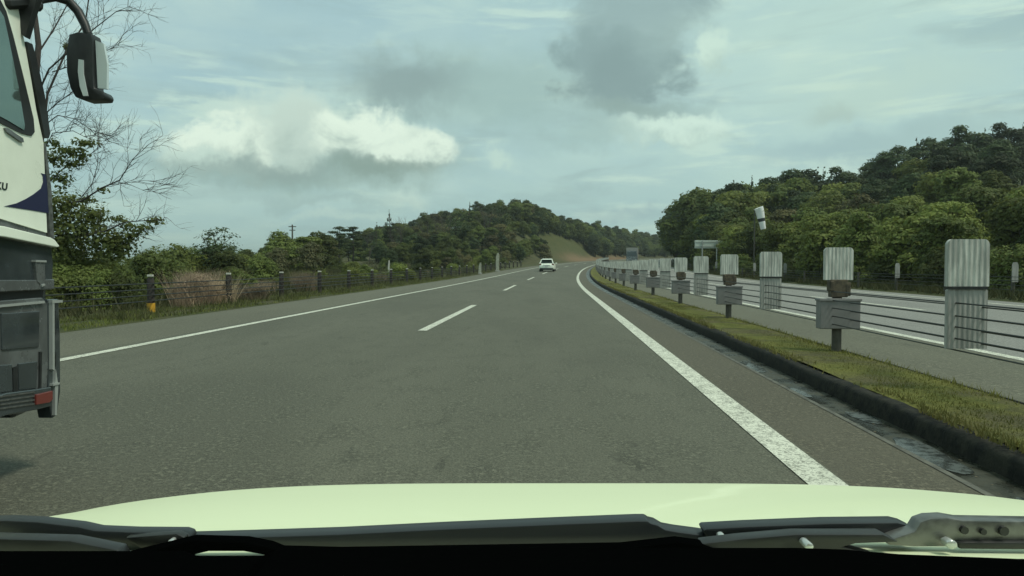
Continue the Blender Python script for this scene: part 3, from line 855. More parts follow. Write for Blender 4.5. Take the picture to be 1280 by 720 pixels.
# the big half-bare tree behind the truck
def near_tree():
    Y0 = 22.0; base = px(48, 380, Y0)
    s_, d_ = to_sd(base[0], Y0); zg = ground_z(s_, d_)
    t = thing('half_bare_tree', (base[0], Y0, zg), 'tall half bare tree with leafy lower crown rising behind the truck cab', 'tree')
    mb = MB(); g = random.Random(4)
    twigs = MB()
    def path(pts, r0, r1, dy=0., n=6, tgt=mb):
        q = [px(x, y, Y0 + dy * i / max(1, len(pts) - 1)) for i, (x, y) in enumerate(pts)]
        q = [(a + g.uniform(-.02, .02), b + g.uniform(-.15, .15), c) for a, b, c in q]
        rr = [r0 + (r1 - r0) * i / (len(q) - 1) for i in range(len(q))]
        tgt.tube(q, rr, n, cap=False); return q
    path([(48, 400), (50, 330), (46, 260), (52, 190), (50, 120), (56, 60), (52, 0), (56, -60)], .16, .05)
    limbs = [
        ([(52, 190), (66, 120), (86, 70), (110, 30), (122, -10), (130, -50)], .065, .02, 1.0),
        ([(50, 130), (70, 90), (95, 60), (125, 40), (150, 18), (166, 10)], .05, .010, -1.),
        ([(54, 70), (74, 40), (96, 5), (110, -40)], .045, .015, .8),
        ([(70, 92), (96, 84), (120, 76), (142, 66), (158, 60)], .028, .007, .6),
        ([(56, 150), (74, 130), (96, 116), (118, 100), (134, 92)], .03, .008, -.6),
        ([(55, 160), (78, 146), (98, 150), (118, 164), (140, 170)], .03, .007, .8),
        ([(56, 185), (72, 168), (92, 164), (108, 172), (124, 176), (142, 178)], .026, .006, -.5),
        ([(52, 245), (80, 255), (108, 252), (132, 236), (152, 226), (164, 212), (168, 200), (184, 190)], .06, .010, -1.),
        ([(140, 232), (160, 230), (180, 226), (206, 227)], .022, .005, .3),
        ([(150, 228), (166, 232), (184, 240), (196, 240)], .018, .004, .2),
        ([(52, 290), (90, 296), (130, 290), (160, 278), (186, 276), (206, 274)], .06, .010, -1.),
        ([(150, 282), (166, 290), (178, 300)], .02, .006, .2),
        ([(60, 230), (78, 212), (100, 205), (118, 190), (126, 184)], .035, .008, .5),
        ([(100, 250), (116, 230), (124, 206), (124, 186), (128, 176)], .025, .006, .3)]
    ends = []
    for pts, a, b, dy in limbs: ends.append(path(pts, a * .62, b * .55, dy))
    def sprig(p, d, L, r, gen):
        pts = [p]; q = Vector(p); dd = Vector(d)
        for i in range(3):
            dd = (dd + Vector((g.uniform(-1, 1), g.uniform(-1, 1), g.uniform(-1, 1))) * .3).normalized(); q = q + dd * L / 3; pts.append(tuple(q))
        twigs.tube(pts, [r, r * .8, r * .6, r * .4], 3, cap=False)
        if gen < 2:
            for k in range(3):
                nd = (dd + Vector((g.uniform(-1, 1), g.uniform(-1, 1), g.uniform(-.8, 1))) * .85).normalized()
                sprig(pts[g.choice([1, 2, 3])], nd, L * g.uniform(.5, .75), r * .6, gen + 1)
    for li, q in enumerate(ends):
        for i in range(1, len(q)):
            d = Vector(q[i]) - Vector(q[i - 1])
            for k in range(3 if li < 7 else 2):
                f = g.random(); p = Vector(q[i - 1]).lerp(Vector(q[i]), f)
                nd = (d.normalized() + Vector((g.uniform(-1, 1), g.uniform(-1, 1), g.uniform(-.6, 1))) * .8).normalized()
                sprig(tuple(p), nd, g.uniform(.5, 1.0), .0105, 0)
    obj('trunk', mb, M['twig'], t, smooth='all'); o = obj('twigs', twigs, M['twig'], t, fix=False); o['kind'] = 'stuff'
    bl = []
    def lb(x, y, rx, ry, dy=0., rd=None):
        a = px(x, y, Y0 + dy); k = (Y0 + dy) / F; bl.append((*a, rx * k, rd or max(rx, ry) * k * 1.0, ry * k))
    for v in ((75, 305, 40, 36), (105, 290, 34, 32), (135, 303, 26, 24), (88, 258, 24, 22), (118, 270, 24, 16), (150, 312, 24, 14), (60, 340, 46, 34, 1), (110, 330, 46, 24, 1), (66, 270, 26, 36)): lb(*v)
    V, tn = leaves(bl, 8200, .062, 12, .45, .2, .2)
    bl = []
    for v in ((178, 286, 16, 9), (194, 276, 12, 7), (164, 296, 18, 12), (150, 300, 16, 14), (160, 282, 10, 8), (150, 275, 12, 7), (112, 250, 12, 5), (130, 238, 10, 5), (88, 190, 24, 9), (110, 180, 20, 6), (70, 200, 18, 12), (90, 62, 10, 5), (104, 196, 14, 12), (78, 225, 16, 14), (92, 206, 16, 8), (70, 180, 10, 8)): lb(*v)
    V2, tn2 = leaves(bl, 2600, .055, 13, .6, .2, .2)
    off = np.array(t.location)
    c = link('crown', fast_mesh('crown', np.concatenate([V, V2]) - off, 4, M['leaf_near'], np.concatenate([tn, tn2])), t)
near_tree()
for i, (x, Y, yt) in enumerate(((70, 20.5, 336), (84, 21, 326), (98, 20.2, 334), (112, 21.4, 328), (126, 20.4, 336), (140, 21.6, 332), (154, 20.6, 340), (160, 22.5, 336), (106, 23, 322), (135, 24, 324))):
    plant_px('bush%d' % (i % 4), x, Y, yt, 'hedge_bush', 'dense green bush in the hedge between the truck cab and the first guard post', 'bush', 'hedge bushes between truck and first guard post', h0=2.4, sz=1.15, sink=.15)
for x, Y, yt, sz, lab in ((88, 27, 330, 1, 'dense dark bush in the gap just right of the truck cab'), (118, 28, 335, 1, 'dense dark bush left of the first guard post'), (150, 30, 338, 1, 'low dark bush directly behind the first guard post'), (60, 26, 325, 1, 'dark bush half hidden behind the front of the truck'), (180, 34, 335, 1, 'pale green bush right behind the dry shrub')):
    plant_px('bush%d' % random.randrange(4), x, Y, yt, 'hedge_bush', lab, 'bush', h0=2.4, sz=sz, sink=.15)

def blades(n, sfun, hgt, wid, seed, lean=.35):
    g = np.random.default_rng(seed)
    base = sfun(g, n)
    a = g.uniform(0, 2 * np.pi, n); h = hgt * g.uniform(.4, 1.2, n); w = wid * g.uniform(.6, 1.3, n)
    side = np.stack([np.cos(a), np.sin(a), np.zeros(n)], 1) * w[:, None]
    ln = g.normal(0, lean, (n, 2)) * h[:, None]
    tip = base + np.stack([ln[:, 0], ln[:, 1], h], 1)
    V = np.stack([base - side, base + side, tip], 1)
    return V.reshape(-1, 3), np.clip(g.normal(.5, .25, n), 0, 1)
def dry_shrub(X, Y, r, h, seed, nm, lab, n=2600, m='dry', cat='bush', group=None):
    s, d = to_sd(X, Y); z = ground_z(s, d) - .05
    g = random.Random(seed)
    t = thing(nm, (X, Y, z), lab, cat, group)
    mb = MB()
    for i in range(26):
        a = g.uniform(0, 6.28); rr = r * g.uniform(.3, 1)
        mb.tube([(X, Y, z), (X + rr * .5 * math.cos(a), Y + rr * .5 * math.sin(a), z + h * .6), (X + rr * math.cos(a), Y + rr * math.sin(a), z + h * g.uniform(.6, 1))], [.012, .008, .004], 4, cap=False)
    obj('stem', mb, M['twig'], t, fix=False)
    bl = [(g.uniform(-.6, .6) * r, g.uniform(-.6, .6) * r, h * g.uniform(.35, .8), r * .45, r * .45, h * .28) for _ in range(9)]
    V, tn = leaves(bl, n, .032, seed, .5, .1, .3, k=3)
    def f(gg, k):
        q = gg.uniform(0, 2 * np.pi, k); rr = r * np.sqrt(gg.random(k)) * .9
        return np.stack([rr * np.cos(q), rr * np.sin(q), np.zeros(k)], 1)
    V2, tn2 = blades(900, f, h * 1.05, .010, seed, .3)
    link('crown', fast_mesh('crown', np.concatenate([V, V2]), 3, M[m], np.concatenate([tn, tn2])), t)
dry_shrub(-9.35, 20.6, .62, 1.0, 3, 'dry_shrub', 'pale dry pinkish shrub behind the cables between first and second guard posts')
dry_shrub(-9.0, 21.6, .55, .85, 4, 'dry_shrub', 'smaller dry shrub just left of the second guard post')
dry_shrub(-8.9, 24.2, .5, .55, 5, 'dry_shrub', 'low tuft of dry stalks between second and third guard posts')

for X_, Y_, k_ in tufts:
    dry_shrub(X_, Y_, random.uniform(.5, .9), random.uniform(.5, 1.0), int(X_ * 97) % 1000, 'dry_tuft', 'tan tuft of dry stalks among the scrub behind the left fence' if k_ == 'tan' else 'pale green clump of tall grass among the scrub behind the left fence', 900, 'dry' if k_ == 'tan' else 'reed', group='tan tufts in the left scrub' if k_ == 'tan' else 'pale green clumps in the left scrub')

def stuff_blades(name, lab, n, s0, s1, da, db, hgt, wid, m, seed, zf, pw=1.):
    def f(g, k):
        s = s0 + (s1 - s0) * g.random(k) ** pw; d = g.uniform(da, db, k)
        for _ in range(2):
            thin = wob(s * 5, d * 16, .8) < -.30
            s = np.where(thin, s0 + (s1 - s0) * g.random(k) ** pw, s)
        return P(s, d, zf(s, d))
    V, t = blades(n, f, hgt, wid, seed)
    o = link(name, fast_mesh(name, V, 3, m, t)); tag(o, lab, 'grass', kind='stuff')
med = lambda s, d: .11 + 0 * s
stuff_blades('median_tufts', 'short yellow green grass growing on the median strip', 26000, 2, 40, 1.2, 2.04, .035, .006, M['blade2'], 31, med, 1.5)
stuff_blades('kerb_weeds', 'taller yellow weeds overhanging the dark kerb', 5200, 2.5, 45, 1.125, 1.27, .06, .007, M['blade2'], 41, lambda s, d: .11 + 0 * s, 1.5)
stuff_blades('edge_weeds', 'tufts growing along the outer edge of the median grass', 2600, 2.5, 45, 1.9, 2.1, .07, .007, M['blade2'], 42, lambda s, d: .10 + 0 * s, 1.5)
stuff_blades('verge_grass', 'short green verge grass between left shoulder and guard fence', 26000, 6, 60, -13, -9.9, .07, .012, M['blade'], 32, lambda s, d: T_left(s, d) - .01, 1.3)
stuff_blades('weed_fringe', 'pale dry weeds along the left shoulder edge', 5500, 14, 90, -11.6, -10.0, .22, .013, M['reed'], 33, lambda s, d: T_left(s, d) - .01, 1.3)
stuff_blades('tall_grass', 'tall pale grass in the scrub beyond the left fence', 30000, 12, 110, -34, -12.4, .55, .03, M['reed'], 34, lambda s, d: T_left(s, d) - .02, 1.2)
stuff_blades('slope_grass', 'rough grass on the far verge below the right slope', 20000, 10, 110, 13.1, 18, .4, .03, M['reed'], 35, lambda s, d: T_right(s, d) - .02, 1.2)

# ------------------------------------------------------------------ left guard fence
def cable_run(name, root, s0, s1, d, z, r, sag=0., m='cable', step=2.0):
    ss = np.arange(s0, s1 + .01, step)
    pts = [tuple(P(s, d, z + sag * math.sin(s * 1.7)).tolist()) for s in ss]
    return obj(name, MB().tube(pts, r, 5), M[m], root, fix=False)
root = thing('guard_fence', tuple(P(16.6, -11.3, 0).tolist()), 'dark post and cable guard fence along the left verge', 'fence')
s_posts = [float(s) for s in np.arange(4.2, 118, 4.15)]
def lz(s): return float(T_left(s, -11.3))
for i, s in enumerate(s_posts):
    x, y, z = P(s, -11.3, lz(s)).tolist()
    mb = MB().tube([(x, y, z - .1), (x, y, z + .82), (x, y, z + .87)], [.085, .085, .06], 12)
    p = obj('post', mb, M['dpost'], root, smooth=True)
    cap = MB().box((x + .02, y - .05, z + .91), (.14, .06, .05)); obj('reflector', cap, M['refl'], p, bevel=.008)
    if i == 3:
        obj('yellow_sleeve', MB().tube([(x, y, z), (x, y, z + .24)], .097, 12), M['yellow'], p, smooth=True)
for z in (.30, .44, .58, .72):
    ss = np.arange(0, 118, 2.075)
    obj('cable', MB().tube([tuple(P(s, -11.2, lz(s) + z).tolist()) for s in ss], .014, 5), M['cable'], root, fix=False)

# ------------------------------------------------------------------ median fence with glare plates
FD = 1.95
root = thing('median_guard_fence', tuple(P(8.5, FD, .1).tolist()), 'cable guard fence with ribbed grey glare plates along the median', 'fence')
def ribbed(c, w, h, t, yaw, ribs=8, cut=.04):
    """rounded plate with vertical ribs, facing the driver"""
    mb = MB(); x0 = -w / 2; pts = []
    n = ribs * 4
    xs = np.linspace(-w / 2, w / 2, n + 1)
    front = [-(t / 2) - (.004 if (i % 4 in (1, 2)) else 0) for i in range(n + 1)]
    co, si = math.cos(-yaw), math.sin(-yaw)
    def tr(x, y, z): return (c[0] + x * co - y * si, c[1] + x * si + y * co, c[2] + z)
    def top(x): e = max(0, abs(x) - (w / 2 - cut)); return h - e * e / cut * .9
    V = np.array([[tr(x, f, 0) for x, f in zip(xs, front)], [tr(x, f, h * .5) for x, f in zip(xs, front)], [tr(x, f, top(x)) for x, f in zip(xs, front)],
                  [tr(x, t / 2, top(x)) for x in xs], [tr(x, t / 2, h * .5) for x in xs], [tr(x, t / 2, 0) for x in xs], [tr(x, f, 0) for x, f in zip(xs, front)]])
    mb.grid(V)
    for j in (0, n):
        b = [i * (n + 1) + j for i in range(6)]
        mb.f.append(tuple(b))
    return mb
k = 0; s = 5.9 - 2.62 * 3
while s < 150:
    full = (k % 2 == 1)           # the plate nearest the frame edge has a video ghost as its long lower panel
    h_ = head(s); x, y, z0 = P(s, FD, 0).tolist()
    if s > 90 and k % 2: k += 1; s += 2.62; continue
    pl_ = obj('glare_plate', ribbed((x, y, z0 + .97), .335, .385, .035, h_), M['concrete'], root)
    if full:
        obj('clamp', MB().box((x, y, z0 + .958), (.30, .06, .022), -h_), M['black'], root)
        obj('ghost_plate', ribbed((x, y, z0 + .46), .322, .485, .03, h_, cut=.01), M['concrete2'], root)  # doubled video image of the plate, built as a solid panel
    else:
        br = MB().box((x, y, z0 + .87), (.20, .10, .21), -h_)
        br.box((x - .09, y, z0 + .90), (.05, .12, .12), -h_).box((x + .10, y, z0 + .86), (.06, .12, .16), -h_)
        obj('bracket', br, M['rust'], root, bevel=.01)
        bx = MB().box((x, y - .01, z0 + .565), (.47, .14, .35), -h_)
        b_ = obj('ghost_box', bx, M['boxgrey'], root, bevel=.012)  # no real box: video ghost of a plate, built solid
        obj('ghost_box_rim', MB().box((x, y - .012, z0 + .735), (.49, .16, .03), -h_), M['boxgrey'], b_, bevel=.006)
        obj('post', MB().tube([(x, y + .02, z0 + .05), (x, y + .02, z0 + .80)], .055, 12), M['post'], root, smooth=True)
    k += 1; s += 2.62
for z in (.835, .73, .64, .545, .45):
    cable_run('cable', root, -4, 150, FD - .09, z, .0065)
for z in (.80, .70, .60, .50):
    cable_run('cable', root, -4, 150, FD + .12, z, .006)

# far guard cable beside the opposite carriageway
root = thing('far_guard_fence', tuple(P(30, 13.6, 0).tolist()), 'thin cable guard fence with pale posts beyond the opposite carriageway', 'fence')
for i, s in enumerate(np.arange(8, 150, 4.0)):
    x, y, z = P(float(s), 13.6, float(T_right(float(s), 13.6))).tolist()
    p = obj('post', MB().tube([(x, y, z - .1), (x, y, z + .75)], .06, 8), M['post'], root, smooth=True)
    if i % 2 == 0:
        obj('delineator', MB().prism([(x - .1, z + .55), (x + .1, z + .55), (x + .1, z + 1.1), (x + .06, z + 1.2), (x - .06, z + 1.2), (x - .1, z + 1.1)], 'y', y - .10, y - .075), M['concrete2'], p)
for z in (.3, .45, .6, .72):
    ss = np.arange(4, 150, 2.0)
    obj('cable', MB().tube([tuple(P(s, 13.5, float(T_right(s, 13.6)) + z).tolist()) for s in ss], .013, 4), M['cable'], root, fix=False)

# ------------------------------------------------------------------ sign seen from behind, windsock, mast, marker posts
def sign():
    Y = 78.; c = px(886, 311, Y); s, d = to_sd(c[0], Y); zg = ground_z(s, d) + float(rz(s))
    t = thing('road_sign', (c[0], Y, zg), 'long grey road sign seen from behind on two posts', 'sign')
    w, h = 36 / F * Y, 10 / F * Y; zc = c[2] + h / 2
    obj('board', MB().box((c[0], Y, zc + .05), (w, .06, h)), M['signback'], t, bevel=.01)
    for dx in (-.24, .26):
        obj('post', MB().tube([(c[0] + dx * w, Y - .09, zg - .2), (c[0] + dx * w, Y - .09, zc + h / 2)], .075, 8), M['galv'], t, smooth=True)
    for dz in (-.25, .3):
        obj('rail', MB().box((c[0], Y - .045, zc + dz * h), (w * .96, .03, .07)), M['galv'], t)
sign()
def windsock():
    Y = 60.; x0, _, _ = px(942.5, 332, Y); s, d = to_sd(x0, Y); zg = ground_z(s, d) + float(rz(s)); zt = px(942, 262, Y)[2]
    t = thing('windsock', (x0, Y, zg), 'white banded windsock hanging from a slim pole before the trees', 'windsock')
    obj('pole', MB().tube([(x0, Y, zg - .2), (x0, Y, zt + .05)], [.07, .05], 8), M['post'], t, smooth=True)
    pts = [px(947, 260, Y), px(949, 265, Y), px(950.5, 273, Y), px(951.5, 277, Y), px(953.5, 286.5, Y)]
    rad = [.40, .36, .31, .27, .22]
    obj('ring', MB().tube([px(944, 262, Y), px(948.5, 260, Y)], [.03, .03], 6), M['galv'], t)
    for nm, a, b, m in (('collar', 0, 1, 'sock'), ('band', 1, 1, None), ('sleeve', 1, 2, 'sock'), ('dark_band', 2, 3, 'sockd'), ('tail', 3, 4, 'sock')):
        if m: obj(nm, MB().tube([pts[a], pts[b]], [rad[a], rad[b]], 14, cap=True), M[m], t, smooth=True)
windsock()
def mast():
    Y = 180.; x0 = px(366, 300, Y)[0]
    s, d = to_sd(x0, Y); zg = ground_z(s, d) + float(rz(s)); zt = px(366, 281, Y)[2]
    t = thing('mast', (x0, Y, zg), 'thin distant mast poking above the scrub on the left', 'mast')
    obj('pole', MB().tube([(x0, Y, zg - .3), (x0, Y, zt)], [.3, .18], 8), M['post'], t)
    obj('crossarm', MB().box((x0, Y, zt - .5), (1.9, .2, .22)).box((x0, Y, zt - 1.4), (1.5, .2, .2)), M['post'], t)
mast()
for i, (x, Y, y0, w, m, lab) in enumerate(((622, 84, 316, .42, 'stone', 'pale upright marker post beside the left fence ahead of the white car'), (600, 72, 328, .3, 'stone', 'lower pale marker post near the left lane line bend'), (486, 60, 325, .16, 'refl', 'tiny white marker post in the scrub right of the pines'))):
    X = px(x, 0, Y)[0]; s, d = to_sd(X, Y); zg = ground_z(s, d) + float(rz(s)); zt = px(x, y0, Y)[2]
    t = thing('marker_post', (X, Y, zg), lab, 'post')
    obj('slab', MB().prism([(X - w / 2, zg - .1), (X + w * .35, zg - .1), (X + w / 2, zt - .3), (X + w * .3, zt), (X - w * .1, zt - .05), (X - w / 2, zt - .5)], 'y', Y, Y + .12), M[m], t, bevel=.015)
    obj('foot', MB().box((X, Y + .05, zg + .05), (w * 1.4, .3, .2)), M['concrete2'], t, bevel=.02)

# ------------------------------------------------------------------ white car ahead
def car():
    s0 = 82.; d0 = -3.95
    x, y, z = P(s0, d0, 0).tolist(); hd = head(s0)
    t = thing('hatchback_car', (x, y, z), 'white hatchback seen from behind far ahead near the lane dashes', 'car')
    t.rotation_euler = (0, 0, -hd)
    def loc(name, mb, m, parent=None, **k):
        # geometry below is written in the car's own frame (rear bumper at y = 0, front at +)
        o = obj(name, mb, m, None, **k); o.parent = parent or t; return o
    def sec(yy, w, zb, zt, tuck=.12, n=10):
        hw = w / 2
        return [(-hw * .86, yy, zb), (-hw, yy, zb + .12), (-hw, yy, zb + (zt - zb) * .55), (-hw * .95, yy, zt - .05), (-hw * .88, yy, zt),
                (hw * .88, yy, zt), (hw * .95, yy, zt - .05), (hw, yy, zb + (zt - zb) * .55), (hw, yy, zb + .12), (hw * .86, yy, zb)]
    secs = [sec(0, 1.56, .34, .78), sec(.06, 1.68, .27, .86), sec(.16, 1.74, .24, .95), sec(.5, 1.77, .22, .99), sec(1.5, 1.78, .2, .97), sec(2.7, 1.78, .2, .96), sec(3.3, 1.76, .21, .93), sec(3.9, 1.70, .23, .82), sec(4.15, 1.56, .28, .66), sec(4.22, 1.4, .34, .55)]
    loc('body', MB().loft(secs), M['white'], smooth=True)
    def cs(yy, wb, wt, zb, zt): return [(-wb / 2, yy, zb), (-wt / 2, yy, zt - .06), (-wt / 2 * .9, yy, zt), (wt / 2 * .9, yy, zt), (wt / 2, yy, zt - .06), (wb / 2, yy, zb)]
    loc('window_band', MB().loft([cs(.20, 1.56, 1.5, .94, .99), cs(.55, 1.56, 1.18, .95, 1.40), cs(1.3, 1.58, 1.2, .95, 1.46), cs(2.2, 1.58, 1.2, .95, 1.44), cs(3.05, 1.54, 1.4, .92, .98)]), M['glass'], smooth=True)
    loc('roof', MB().loft([cs(.40, 1.24, 1.2, 1.40, 1.455), cs(.7, 1.26, 1.2, 1.44, 1.50), cs(1.4, 1.26, 1.2, 1.46, 1.525), cs(2.1, 1.24, 1.16, 1.43, 1.48)]), M['white'], smooth=True)
    for sx in (-1, 1):
        loc('pillar', MB().tube([(sx * .755, .13, .95), (sx * .60, .47, 1.43)], .055, 6), M['white'], smooth=True)
        loc('tail_light', MB().loft([[(sx * a, yy, zz) for a, zz in ((.58, .78), (.84, .76), (.86, .93), (.66, .93))] for yy in (-.0, .14)]), M['red'])
        loc('wing_mirror', MB().box((sx * .98, 2.75, .98), (.2, .12, .14)), M['white'], bevel=.03)
        for wy in (.72, 3.35):
            w = loc('wheel', MB().tube([(sx * .66, wy, .31), (sx * .87, wy, .31)], .31, 20), M['tyre'], smooth=True)
            q = obj('rim', MB().tube([(sx * .80, wy, .31), (sx * .878, wy, .31)], .2, 14), M['galv'], None); q.parent = w
    loc('rear_bumper', MB().loft([[(-.74, yy, .24), (-.78, yy, .42), (.78, yy, .42), (.74, yy, .24)] for yy in (-.05, .1)]), M['black'], bevel=.03)
    loc('number_plate', MB().box((0, -.03, .62), (.33, .02, .165)), M['plate_white'])
    loc('tailgate_handle', MB().box((0, -.02, .77), (.8, .04, .045)), M['chrome'])
    loc('spoiler', MB().loft([[(-.56, yy, zz), (.56, yy, zz), (.54, yy, zz + .03), (-.54, yy, zz + .03)] for yy, zz in ((.28, 1.40), (.55, 1.47))]), M['white'])
car()

# far truck coming the other way
def far_truck():
    s0 = 150.; x, y, z = P(s0, 6.6, 0).tolist()
    t = thing('oncoming_truck', (x, y, z), 'distant dark truck coming round the bend on the opposite carriageway', 'truck')
    def loc(name, mb, m, parent=None, **k):
        o = obj(name, mb, m, None, **k); o.parent = parent or t; return o
    t.rotation_euler = (0, 0, -head(s0))
    loc('cab', MB().loft([[(-1.15, yy, .5), (1.15, yy, .5), (1.15, yy, 1.6), (1.05, yy + q, 2.75), (-1.05, yy + q, 2.75), (-1.15, yy, 1.6)] for yy, q in ((0, .2), (1.7, 0))]), M['truckmid'], bevel=.04)
    loc('windscreen', MB().loft([[(-1.0, -.02, 1.62), (1.0, -.02, 1.62), (.95, .14, 2.5), (-.95, .14, 2.5)], [(-1.0, .05, 1.62), (1.0, .05, 1.62), (.95, .2, 2.5), (-.95, .2, 2.5)]]), M['glass'])
    loc('cargo_box', MB().box((0, 5.2, 2.1), (2.4, 6.6, 2.6)), M['concrete2'], bevel=.03)
    for sx in (-1, 1):
        loc('headlight', MB().box((sx * .85, -.03, .85), (.35, .06, .2)), M['chrome'])
        for wy in (.9, 6.5): loc('wheel', MB().tube([(sx * .8, wy, .48), (sx * 1.12, wy, .48)], .48, 16), M['tyre'])
far_truck()

# ------------------------------------------------------------------ the truck alongside
def truck():
    XS = -2.55
    t = thing('delivery_truck', (-3.7, 3.0, 0), 'white cab over truck with navy swoosh passing close on the left', 'truck')
    def yz(x, y):
        Y = -XS * F / (CX - x); return (Y, CAMH + (HY - y) * Y / F)
    def plate(name, pts, x0, x1, m, parent=t, **k):
        return obj(name, MB().prism([yz(*p) for p in pts], 'x', XS + x0, XS + x1), m, parent, **k)
    XL = XS - 2.28
    # cab shell: leaning front, side walls with window opening left dark behind the glass
    prof = [(2.25, 1.34), (3.895, 1.34), (3.90, 1.55), (3.865, 1.80), (3.70, 2.50), (3.58, 2.72), (3.4, 2.8), (2.25, 2.8)]
    obj('cab', MB().prism(prof, 'x', XL, XS - .03), M['white'], t, bevel=.03, smooth=True)
    obj('windscreen', MB().loft([[(XL + .12, 3.875, 1.72), (XS - .14, 3.875, 1.72), (XS - .2, 3.70, 2.52), (XL + .18, 3.70, 2.52)], [(XL + .12, 3.905, 1.72), (XS - .14, 3.905, 1.72), (XS - .2, 3.73, 2.52), (XL + .18, 3.73, 2.52)]]), M['glass'], t)
    d = plate('door', [(-360, -10), (-360, 240), (-2, 272), (60, 291), (58, 180), (50, 140), (44, 100), (28, 0), (10, -60), (-360, -120)][::1], -.03, .0, M['white'])
    fr = plate('window_frame', [(-260, 60), (-3, 152), (10, 158), (30, 168), (42, 171), (46, 166), (45, 150), (34, 100), (22, 48), (14, 18), (4, -2), (-20, -20), (-260, -60)], .0, .006, M['black'], d)
    plate('window_glass', [(-250, 50), (-3, 144), (12, 152), (32, 164), (33, 158), (26, 110), (15, 50), (10, 25), (2, 12), (-20, -2), (-250, -50)], .004, .010, M['cabglass'], d)
    h_ = plate('quarter_vane', [(37, 55), (44, 58), (48, 72), (58, 120), (64, 168), (62, 174), (57, 172), (50, 130)], -.02, .012, M['black'])
    plate('door_handle', [(8, 161), (12, 162), (30, 174), (31, 179), (27, 178), (10, 166)], .0, .012, M['truckmid'], d)
    plate('swoosh', [(7, 258), (22, 254.5), (34, 249), (44, 243), (53, 236), (56, 228), (55.5, 220), (53.5, 217), (59, 218.5), (62, 240), (63.5, 267), (40, 263)], .001, .003, M['navy'], d)
    # the two letters one can read on the door
    cu = bpy.data.curves.new('lettering', 'FONT'); cu.body = 'KU'; cu.size = .05; cu.extrude = .0008; cu.offset = .0016; cu.space_character = 1.1
    cu.materials.append(M['ink'])
    lt = bpy.data.objects.new('lettering', cu); C.objects.link(lt)
    dep = bpy.context.evaluated_depsgraph_get(); me = bpy.data.meshes.new_from_object(lt.evaluated_get(dep)); bpy.data.objects.remove(lt)
    q = link('lettering', me, d)
    # text plane turned to face +X, reading towards the front of the cab, sheared for the italic slant
    rot = Matrix(((0, 0, 1, 0), (1, 0, 0, 0), (0, 1, 0, 0), (0, 0, 0, 1)))
    sc = Matrix.Diagonal((1.15, 1, 1, 1)); sc[0][1] = .15
    Yt, zt = yz(-3.5, 236)
    me.transform(Matrix.Translation(Vector((XS + .002, Yt, zt)) - t.location) @ rot @ sc)
    # shadow groove and white sill rail
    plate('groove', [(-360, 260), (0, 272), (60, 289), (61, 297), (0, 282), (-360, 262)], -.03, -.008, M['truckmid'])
    plate('sill_rail', [(-360, 240), (0, 283), (58, 297), (63, 300), (69, 308), (66, 309), (0, 296), (-360, 262)], -.03, .03, M['white'], bevel=.004)
    plate('door_edge_trim', [(58, 180), (60, 180), (66, 240), (68, 300), (63, 298), (61, 240)], -.03, .004, M['silver'])
    # lower body
    low = [(2.25, .9), (2.25, 1.335), (3.92, 1.335), (3.93, .9)]
    obj('lower_body', MB().prism(low, 'x', XL, XS - .04), M['truckgrey'], t, bevel=.02)
    up = plate('upper_skirt', [(-360, 262), (0, 296), (66, 309), (68, 330), (66, 362), (0, 366), (-360, 400)], -.04, -.005, M['truckgrey'], bevel=.004)
    plate('skirt_step', [(-360, 350), (0, 350), (42, 350), (66, 349), (66, 361), (0, 364.5), (-360, 385)], -.01, .008, M['truckmid'], up, bevel=.003)
    gr = plate('grab_recess', [(42, 326), (54, 327), (54, 352), (50, 358), (44, 352)], -.01, .012, M['truckmid'], up, bevel=.003)
    plate('recess_lip', [(41, 325), (54.5, 325.5), (54.5, 328), (41, 327.5)], -.01, .018, M['chrome'], gr)
    plate('recess_lip', [(48, 356), (52, 354.5), (52.5, 356.5), (48.5, 358.5)], -.01, .018, M['chrome'], gr)
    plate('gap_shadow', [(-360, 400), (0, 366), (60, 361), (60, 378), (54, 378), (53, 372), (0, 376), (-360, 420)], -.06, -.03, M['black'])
    lo = plate('lower_panel', [(-360, 420), (0, 376), (53, 372), (60, 380), (60, 440), (56, 500), (44, 510), (0, 512), (-60, 560), (-360, 620)], -.05, -.004, M['truckmid'], bevel=.004)
    plate('bright_strip', [(-360, 432), (0, 381), (53, 376), (53, 379), (0, 384), (-360, 437)], -.01, .010, M['chrome'], lo)
    plate('inset_panel', [(0, 392), (48, 389), (46, 434), (0, 438)], -.01, .004, M['truckgrey'], lo, bevel=.003)
    plate('inset_panel', [(20, 455), (44, 452), (42, 486), (20, 488)], -.01, .004, M['truckgrey'], lo, bevel=.003)
    plate('inset_panel', [(-30, 458), (12, 456), (12, 489), (-30, 496)], -.01, .004, M['truckgrey'], lo, bevel=.003)
    plate('panel_gap', [(47, 440), (50, 440), (48, 492), (45.5, 492)], -.01, .003, M['black'], lo)
    plate('panel_gap', [(13, 460), (18, 458), (18, 490), (13, 490)], -.01, .003, M['black'], lo)
    # step with marker lamp
    st = plate('step', [(-40, 505), (0, 492), (40, 487), (57, 484), (58, 508), (40, 513), (0, 520), (-40, 535)], -.10, .02, M['truckgrey'], bevel=.005)
    for k in range(4):
        plate('tread', [(-10, 496 + 5 * k), (34, 490 + 5 * k), (34, 491.6 + 5 * k), (-10, 497.8 + 5 * k)], .015, .026, M['silver'], st)
    plate('marker_lamp', [(35, 494), (56, 489), (56, 500), (52, 504), (35, 507)], .01, .032, M['red'], st, bevel=.003)
    # front corner column with bright grab bars
    cc = plate('corner_column', [(59, 374), (73, 374), (74, 420), (73, 490), (68, 520), (62, 524), (58, 500)], -.08, .0, M['truckgrey'], bevel=.006)
    plate('grab_bar', [(60.5, 378), (63, 378), (61.5, 464), (59, 462)], -.01, .02, M['chrome'], cc)
